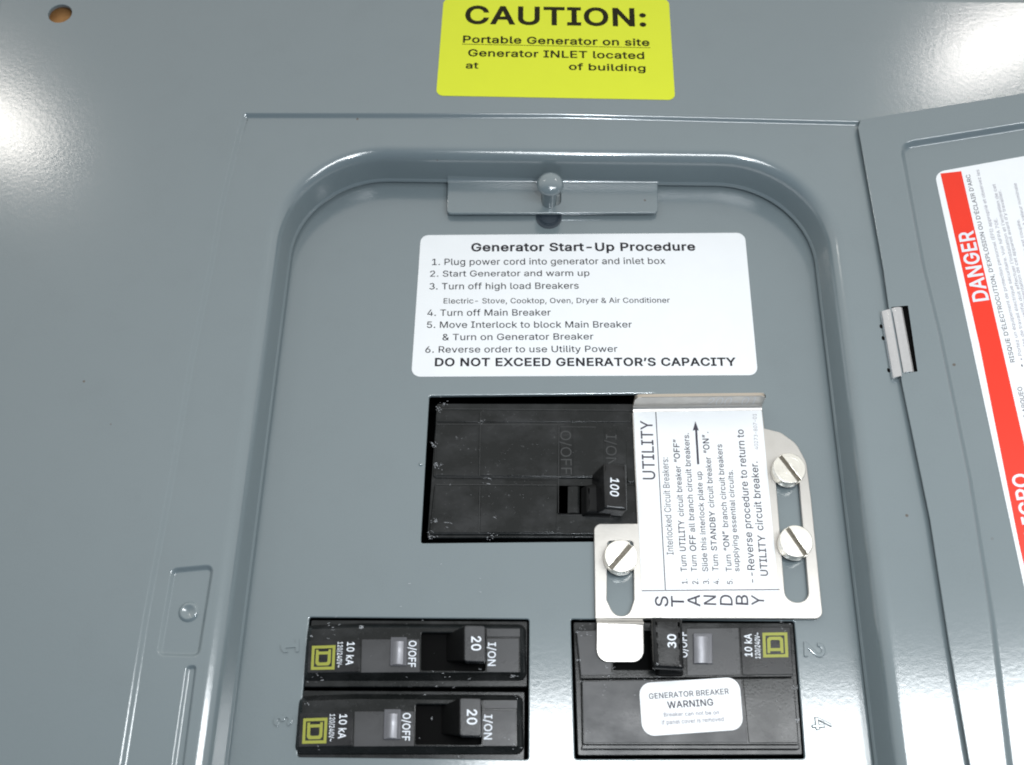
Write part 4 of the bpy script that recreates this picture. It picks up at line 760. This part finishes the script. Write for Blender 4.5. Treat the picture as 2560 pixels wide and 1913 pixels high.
# tongue at the lower left: steps out, then is tilted to catch the low lamp's glare
a = Vector(U(1491, 1547, ZI)); b = Vector(U(1607, 1547, ZI)); sec = [(0, ZI), (-0.5, ZI + 0.1), (-0.9, ZI + 0.5), (-1.2, ZI + 1.4), (-1.5, ZI + 1.9), (-2.0, ZI + 2.05)]
ZG = ZI + 2.05
mb = MB(); m_ = 8
for off in (0, -1.2):
    vs = []
    for d, z in sec: vs += [(a.x + (b.x - a.x) * k / m_, a.y + (b.y - a.y) * k / m_ + d, z + off) for k in range(m_ + 1)]
    mb.add(vs, [(j * (m_ + 1) + k, j * (m_ + 1) + k + 1, (j + 1) * (m_ + 1) + k + 1, (j + 1) * (m_ + 1) + k) for j in range(len(sec) - 1) for k in range(m_)])
y0 = a.y - 2.0
nt = Vector((0.085, -0.10, 1)).normalized(); et = Vector((1, 0, -0.085)).normalized()
PT = Plane((a.x, y0, ZG + 0.25), et, nt.cross(et))
ll = PT.at(1491, 1656); lr = PT.at(1611, 1656)
tg = ccw([(-0.05, 0.3), (b.x - a.x + 0.05, 0.3), lr, ll])
tgr = rpoly(tg, [3.6 if p[1] < -3 else 0.1 for p in tg], 7)
plate(mb, tgr, [], 0, 1.2, 0.2, PT)
mb.build('tongue', STEEL, il, 40)

# the three slotted screws
def screw(px, py, bpx, bpy_, ang, label):
    zt = ZI + 4.4
    c = Vector(U(px, py, zt)); r = 5.15
    t = thing('slotted_screw', label, 'screw', (c.x, c.y, ZI), 'nickel slotted screws of the interlock')
    e = Vector((math.cos(ang), math.sin(ang))); nn = Vector((-e.y, e.x)); hw = 0.62
    mb = MB()
    # head: two half discs with a slot between them
    for sgn in (1, -1):
        a0 = math.asin(hw / r); k = 22
        arc = [(a0 + (math.pi - 2 * a0) * i / k) for i in range(k + 1)]
        pts = [c + e * (r * math.cos(t_)) + nn * (sgn * r * math.sin(t_)) for t_ in arc]
        pts = ccw([tuple(p) for p in pts])
        plate(mb, pts, [], zt, 1.5, 0.22, bottom=False)
        for q0, q1, up in ((3.7, 4.1, 0.05), (1.35, 2.3, 0.10)):
            b0 = math.asin((hw + 0.12) / q0); b1 = math.asin((hw + 0.12) / q1)
            ring = [c + e * (q1 * math.cos(x)) + nn * (sgn * q1 * math.sin(x)) for x in [b1 + (math.pi - 2 * b1) * i / 16 for i in range(17)]]
            ring += [c + e * (q0 * math.cos(x)) + nn * (sgn * q0 * math.sin(x)) for x in [math.pi - b0 - (math.pi - 2 * b0) * i / 16 for i in range(17)]]
            plate(mb, [tuple(p) for p in ring], [], zt + up, up + 0.02, 0.04, bottom=False)
    fill(mb, [circ(c, r - 0.2, 40)], zt - 1.15, mi=1)
    lathe(mb, c, [(r - 0.05, ZI + 0.5), (r, ZI + 0.8), (r, zt - 1.4)], 48)
    lathe(mb, c, [(1.9, zt + 0.002), (1.6, zt + 0.08), (1.1, zt + 0.03), (0.0, zt + 0.01)], 30) if False else None
    for rr in (3.4, 1.5):
        lathe(mb, c, [(rr + 0.5, zt + 0.004), (rr + 0.3, zt + 0.06), (rr, zt + 0.07), (rr - 0.3, zt + 0.004)], 40) if False else None
    mb.build('head', [NICK, GRIME], t, 40)
    mb = MB(); lathe(mb, c, [(r - 0.3, ZI + 0.02), (r - 0.1, ZI + 0.1), (r - 0.1, ZI + 0.42), (r - 0.4, ZI + 0.5), (3.0, ZI + 0.5)], 40); mb.build('washer', NICK, t, 40)
screw(1974, 1170, 0, 0, math.radians(-57), 'upper of the two screws in the long arched wing of the interlock')
screw(1991, 1353, 0, 0, math.radians(-60), 'lower of the two screws in the long arched wing, above the open slot end')
screw(1553, 1390, 0, 0, math.radians(49), 'single screw in the short slotted wing beside the main breaker, slot tilted up')

# ================================================================== PUSH SCREW IN THE TAB
zk = ZT + 13.5
kc = Vector(U(1376, 455, zk - 1.0))
sb = Vector(U(1379, 500, ZT))
ks = thing('retaining_screw', 'grey painted round headed screw standing in the slot of the tab', 'screw', (kc.x, kc.y, ZD))
mb = MB(); R_ = 4.75
lathe(mb, kc, [(3.0, zk - 3.4), (R_ - 0.3, zk - 3.1)] + [(R_ * math.cos(a), zk - 2.7 + 3.2 * math.sin(a)) for a in [math.pi / 2 * k / 12 for k in range(13)]], 40)
mb.build('head', PAINT, ks, 60)
mb = MB(); lathe(mb, kc, [(2.6, ZD + 0.1), (2.6, zk - 3.2)], 28); mb.build('shank', PAINT, ks, 60)
wc = Vector(U(1381, 543, ZD + 0.6))
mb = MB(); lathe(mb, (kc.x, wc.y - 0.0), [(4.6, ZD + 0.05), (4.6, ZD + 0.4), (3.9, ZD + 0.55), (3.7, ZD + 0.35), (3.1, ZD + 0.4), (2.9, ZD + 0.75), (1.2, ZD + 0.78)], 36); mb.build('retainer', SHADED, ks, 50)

# ================================================================== DOOR (folded open, leaning a little towards the viewer)
hA = Vector((*U(2143, 326, 0.9), 0.9)); hB = Vector((*U(2424, 1912, 0.9), 0.9))
vy = (hA - hB).normalized(); AN = math.radians(15.5)
vx0 = Vector((vy.y, -vy.x, 0)).normalized()
vx = vx0 * math.cos(AN) + Vector((0, 0, 1)) * math.sin(AN)
DP = Plane(hA, vx, vy)
door = thing('panel_door', 'open grey steel panel door hinged beside the well, carrying a danger sticker', 'door', tuple(hA))
dpx = [(2145, 318), (2152, 299), (2760, 200), (2900, 2300), (2492, 2300), (2424, 1912), (2373, 1614), (2325, 1299), (2255, 960), (2221, 765), (2208, 672), (2170, 460)]
dl = ccw(UL(dpx, 0, DP))
dr = rpoly(UL([(2239, 352), (2760, 268), (2900, 2300), (2580, 2300), (2509, 1912), (2466, 1545), (2412, 1200), (2338, 837), (2298, 672)], 0, DP), [5.5, 1, 1, 1, 40, 40, 40, 40, 40], 6)
slp = UL([(2228, 768), (2270, 764), (2294, 929), (2260, 933)], 0, DP)
mb = MB()
slo = rpoly(slp, 0.2, 2)
fill(mb, [inset(dl, 0.25), dr, ccw(slo)], 0, DP)
rings(mb, [(inset(dl, 0.25 - 0.25 * math.sin(x)), -0.25 * (1 - math.cos(x))) for x in [math.pi / 2 * k / 4 for k in range(5)]] + [(dl, -1.1)], DP)
rings(mb, [(inset(dr, 3.4 * k / 20), -2.0 * sstep(k / 20)) for k in range(21)], DP)
fill(mb, [inset(dr, 3.4)], -2.0, DP)
mb.build('door_sheet', DOORP, door, 50)
mb = MB(); fill(mb, [inset(ccw(slo), -1.0)], -1.6, DP); mb.build('hinge_slot', PIT, door, 0)
# hinge: rolled knuckle in the door slot and a leaf over the frame
ka = Vector((*U(2236, 770, 1.6), 1.6)); kb = Vector((*U(2262, 931, 1.6), 1.6))
ka2 = hA + vy * ((ka - hA).dot(vy)); kb2 = hA + vy * ((kb - hA).dot(vy))
axd = (ka2 - kb2).normalized(); sx_ = Vector((axd.y, -axd.x, 0)).normalized(); zz_ = Vector((0, 0, 1))
hin = MB()
def swept(mb, sec, p, q, mi=0, cap=True):
    n = len(sec); vs = []
    for o in (p, q): vs += [o + sx_ * u + zz_ * h for u, h in sec]
    mb.add(vs, [(i, i + 1, n + i + 1, n + i) for i in range(n - 1)], mi)
rr_ = 2.3
secK = [(2.7 + rr_ * math.cos(a), -1.0 + rr_ * math.sin(a)) for a in [math.radians(200 - 215 * k / 20) for k in range(21)]]
secI = [(2.7 + (rr_ - 0.9) * math.cos(a), -1.0 + (rr_ - 0.9) * math.sin(a)) for a in [math.radians(-15 + 215 * k / 20) for k in range(21)]]
sec = secK + secI + [secK[0]]
swept(hin, sec, ka2, kb2)
for o in (ka2, kb2):
    k = len(secK); vs = [o + sx_ * u + zz_ * h for u, h in secK + secI[::-1]]
    hin.add(vs, [(i, i + 1, k + i + 1, k + i) for i in range(k - 1)])
hg = hin.build('hinge', CHROME, door, 50)
mb = MB()
secL = [(0.3, 0.5), (0.0, 0.75), (-0.5, 0.7), (-1.0, 0.35), (-1.6, -0.1), (-2.3, -0.6), (-2.5, -1.6)]
swept(mb, secL, ka2 - axd * 0.5, kb2 - axd * 1.3)
vs = [kb2 - axd * 1.3 + sx_ * u + zz_ * h for u, h in secL]; mb.add(vs + [v - zz_ * 1.4 for v in vs], [(i, i + 1, len(vs) + i + 1, len(vs) + i) for i in range(len(vs) - 1)])
mb.build('leaf', CHROME, hg, 50)
mb = MB()
for s_ in (0.2, 0.38, 0.86):
    c0 = (ka2 - axd * 0.5).lerp(kb2 - axd * 1.3, s_); 
    for q in range(1):
        pts = [c0 + sx_ * (-2.75 + 0.5 * math.cos(t)) + axd * ((1.9 if s_ in (0.18, 0.9) else 0.8) * math.sin(t)) for t in [2 * math.pi * k / 14 for k in range(14)]]
        mb.add([(p.x, p.y, ZF + 0.03) for p in pts], [tuple(range(14))])
mb.build('leaf_notch', PIT, hg, 0)

# ================================================================== STICKERS
def sticker_thing(name, label, px, rad, z, m, pl=PN, th=0.14):
    q = UL(px, z, pl); c = pl.p(sum(a for a, b in q) / len(q), sum(b for a, b in q) / len(q), z)
    t = thing(name, label, 'sticker', tuple(c))
    mb = MB(); plate(mb, rpoly(q, rad, 7), [], z, th, 0.04, pl); o = mb.build('backing', m, t, 40); return t, o

# yellow caution sticker
z = 0.16; t, o = sticker_thing('caution_sticker', 'yellow rounded sticker with black caution lettering on the cover above the well', [(1109, -3), (1672, -3), (1688, 250), (1090, 239)], 2.6, z, YELLOW)
z += 0.03; mb = MB(); Bd = 0.032
text(mb, 'CAUTION:', (1162, 60), (1616, 67), (1162, 14), z, bold=0.042)
text(mb, 'Portable Generator on site', (1157, 107), (1624, 115.5), (1157, 89), z, bold=0.040)
line(mb, (1155, 110.5), (1626, 119.5), 1.8, z)
text(mb, 'Generator INLET located', (1170, 141), (1611, 148), (1170, 123), z, bold=0.034)
text(mb, 'at', (1164, 171.5), (1196, 172), (1164, 155), z, bold=0.034)
text(mb, 'of building', (1422, 175), (1614, 179), (1422, 158), z, bold=0.034)
mb.build('lettering', INKY, t, 0)

# white start-up procedure sticker
z = ZD + 0.16; t, o = sticker_thing('procedure_sticker', 'white rounded sticker listing the generator start-up steps above the main breaker', [(1052, 588), (1862, 582), (1895, 938), (1028, 942)], 3.0, z, WHITE)
z += 0.03; mb = MB()
text(mb, 'Generator Start-Up Procedure', (1178, 629), (1739, 627), (1178, 608), z, bold=0.046)
text(mb, 'DO NOT EXCEED GENERATOR’S CAPACITY', (1087, 916), (1841, 915), (1087, 895), z, bold=0.046)
mb.build('bold_lettering', INK, t, 0)
mb = MB(); lt = 0.010
for s, p0, p1, cap in (('1. Plug power cord into generator and inlet box', (1080, 663), (1664, 660), (1080, 647)),
                       ('2. Start Generator and warm up', (1075, 692), (1474, 690), (1075, 677)),
                       ('3. Turn off high load Breakers', (1073, 724), (1447, 722), (1073, 708)),
                       ('Electric- Stove, Cooktop, Oven, Dryer & Air Conditioner', (1109, 759), (1675, 757), (1109, 746)),
                       ('4. Turn off Main Breaker', (1068, 790), (1377, 789), (1068, 774)),
                       ('5. Move Interlock to block Main Breaker', (1067, 820), (1580, 819), (1067, 804)),
                       ('& Turn on Generator Breaker', (1106, 851), (1484, 849), (1106, 835)),
                       ('6. Reverse order to use Utility Power', (1063, 882), (1544, 880), (1063, 866))):
    text(mb, s, p0, p1, cap, z, bold=lt)
mb.build('lettering', INK, t, 0)

# white interlock instruction sticker
z = ZI + 0.16; t, o = sticker_thing('instruction_sticker', 'white sticker with sideways utility and standby instructions on the interlock plate', [(1584, 1030), (1904, 1026), (1952, 1536), (1607, 1538)], 0.3, z, WHITE)
z += 0.03; mb = MB()
text(mb, 'UTILITY', (1638.5, 1199), (1631, 1052), (1607, 1199), z, bold=0.012)
for ch, x0, x1, ya, yb in (('S', 1671, 1638, 1517, 1491), ('T', 1711, 1678, 1518, 1491), ('A', 1751, 1719, 1517, 1487), ('N', 1791, 1759.5, 1513, 1489), ('D', 1832, 1800, 1514, 1488), ('B', 1871, 1839.5, 1513, 1488), ('Y', 1911, 1879, 1515, 1489)):
    text(mb, ch, (x0, ya), (x0 - 1, yb), (x1, ya), z, bold=0.012)
line(mb, (1639.5, 1030), (1663.5, 1475), 2.3, z); line(mb, (1605, 1477), (1949, 1474), 2.2, z)
line(mb, (1745.5, 1161), (1740, 1070), 5.4, z + 0.01)
quad(mb, UL([(1738.5, 1053), (1747, 1077), (1740.5, 1074), (1732, 1077)], z + 0.02), z + 0.02)
for s, p0, p1, cap in (('UTILITY', (1715, 1378), (1710.5, 1301), (1699, 1378)), ('“OFF”', (1700.5, 1156), (1698, 1099), (1685, 1156)), ('OFF', (1741, 1378), (1739, 1338), (1724.5, 1378)),
                       ('STANDBY', (1793, 1377), (1787, 1278), (1778, 1377)), ('“ON”', (1775, 1133), (1771, 1087), (1759, 1133)), ('“ON”', (1825, 1377), (1820.5, 1328), (1809.5, 1377)),
                       ('UTILITY', (1920.5, 1440), (1912, 1338), (1901.5, 1440))):
    text(mb, s, p0, p1, cap, z, bold=0.028)
text(mb, 'Interlocked Circuit Breakers:', (1684, 1387), (1670, 1144), (1667, 1387), z, bold=0.003)
mb.build('bold_lettering', INKG, t, 0)
mb = MB()
for s, p0, p1, cap in (('1.', (1719, 1460), (1718, 1447), (1705, 1460)), ('Turn', (1718, 1429), (1715, 1388), (1702, 1429)), ('circuit breaker', (1710, 1291), (1701.5, 1165), (1695, 1291)),
                       ('2.', (1746, 1461), (1745, 1447), (1731, 1461)), ('Turn', (1743, 1429), (1741, 1388), (1728, 1429)), ('all branch circuit breakers.', (1738, 1330), (1722, 1083), (1723, 1330)),
                       ('3.', (1773, 1461), (1772, 1447), (1758, 1461)), ('Slide this interlock plate up', (1770.5, 1429), (1754, 1179), (1756, 1429)),
                       ('4.', (1798, 1461), (1797, 1447), (1784, 1461)), ('Turn', (1796.5, 1428), (1795, 1387), (1781, 1428)), ('circuit breaker', (1786, 1269), (1777, 1143), (1771, 1269)), ('.', (1771, 1083), (1771, 1080), (1757, 1083)),
                       ('5.', (1832, 1461), (1831, 1447), (1818, 1461)), ('Turn', (1830, 1429), (1827, 1387), (1815, 1429)), ('branch circuit breakers', (1821, 1318), (1805, 1111), (1806, 1318)),
                       ('supplying essential circuits.', (1849, 1429), (1832, 1175), (1835, 1429)),
                       ('--Reverse procedure to return to', (1890, 1457), (1858.5, 1074), (1871, 1457)), ('circuit breaker.', (1909, 1326), (1894, 1154), (1890, 1326))):
    text(mb, s, p0, p1, cap, z, bold=0.016)
mb.build('lettering', INKG, t, 0)
mb = MB(); text(mb, '40273-807-01', (1896, 1124), (1891, 1035), (1886.5, 1124), z, bold=-0.012); mb.build('fine_lettering', INKF, t, 0)

# warning sticker on the 30 amp breaker
z = ZTP + 0.45; t, o = sticker_thing('warning_sticker', 'small white rounded generator breaker warning sticker stuck askew on the 30 amp breaker', [(1597, 1708), (1848, 1692), (1859, 1824), (1606, 1842)], 3.6, z, WHITE, th=0.2)
z += 0.03; mb = MB()
text(mb, 'GENERATOR BREAKER', (1623, 1748), (1823, 1735), (1622, 1734), z, bold=0.018)
text(mb, 'WARNING', (1669, 1771.5), (1784, 1764), (1668, 1754), z, bold=0.032)
mb.build('bold_lettering', INKG, t, 0)
mb = MB()
text(mb, 'Breaker can not be on', (1660, 1792), (1798, 1786), (1659.5, 1782), z, bold=0.02); text(mb, 'if panel cover is removed', (1655, 1812), (1810, 1803), (1654.5, 1801), z, bold=0.02)
mb.build('fine_lettering', mat('soft_grey_ink', (0.16, 0.15, 0.19), 0.5), t, 0)

# danger sticker on the door
z = -1.82
t, o = sticker_thing('danger_sticker', 'tall white multilingual danger sticker with a red band on the open door', [(2336, 431), (2860, 336), (2860, 2250), (2680, 2020)], 3.4, z, WHITE, DP)
z += 0.03; mb = MB()
q = UL([(2351, 434), (2403, 428), (2503, 860), (2564, 1125), (2690, 1680), (2637, 1745), (2548, 1362), (2448, 860)], z, DP)
mb.add([DP.p(a, b, z) for a, b in q], [(0, 1, 2, 7), (7, 2, 3, 6), (6, 3, 4, 5)])
band = mb.build('red_band', RED, t, 0)
z += 0.03; mb = MB()
text(mb, 'DANGER', (2473, 750), (2433, 576), (2433, 756), z, DP, bold=0.035)
text(mb, 'PELIGRO', (2618, 1400), (2567, 1183), (2578, 1409), z, DP, bold=0.035)
mb.build('lettering', WINK, band, 0)
mb = MB()
text(mb, 'RISQUE D’ÉLECTROCUTION, D’EXPLOSION OU D’ÉCLAIR D’ARC', (2537.5, 905), (2424.5, 436), (2526.5, 907), z, DP, bold=0.006)
text(mb, 'RIESGO DE DESCARGA ELÉCTRICA, EXPLOSIÓN O ARQUEO', (2660, 1435), (2554.5, 967), (2648, 1438), z, DP, bold=0.006)
text(mb, '•', (2559, 917), (2557, 910), (2551, 918), z, DP)
mb.build('heading_lettering', INKG, t, 0)
mb = MB()
for i, (s, xo, yo) in enumerate((('• Portez un équipement de protection personnel (ÉPI) approprié et observez les', 2447, 424), ('  méthodes de travail électrique sécuritaire. Voir NFPA 70E.', 2492, 545),
                                 ('• Seul un personnel qualifié doit effectuer l’installation et l’entretien de cet', 2488, 460), ('  équipement. Coupez toute alimentation de cet appareil avant d’y travailler.', 2502, 475),
                                 ('• Utilisez toujours un dispositif de détection de tension à valeur nominale', 2541, 458), ('  appropriée pour confirmer que l’alimentation est coupée.', 2548, 548))):
    L = 6.1 * len(s) * 1.0; dx = L * 0.232
    text(mb, s, (xo + dx, yo + L), (xo, yo), (xo + dx - 8.5, yo + L + 2), z, DP, bold=-0.004)
mb.build('fine_lettering', mat('faint_grey_ink', (0.24, 0.22, 0.27), 0.5), t, 0)
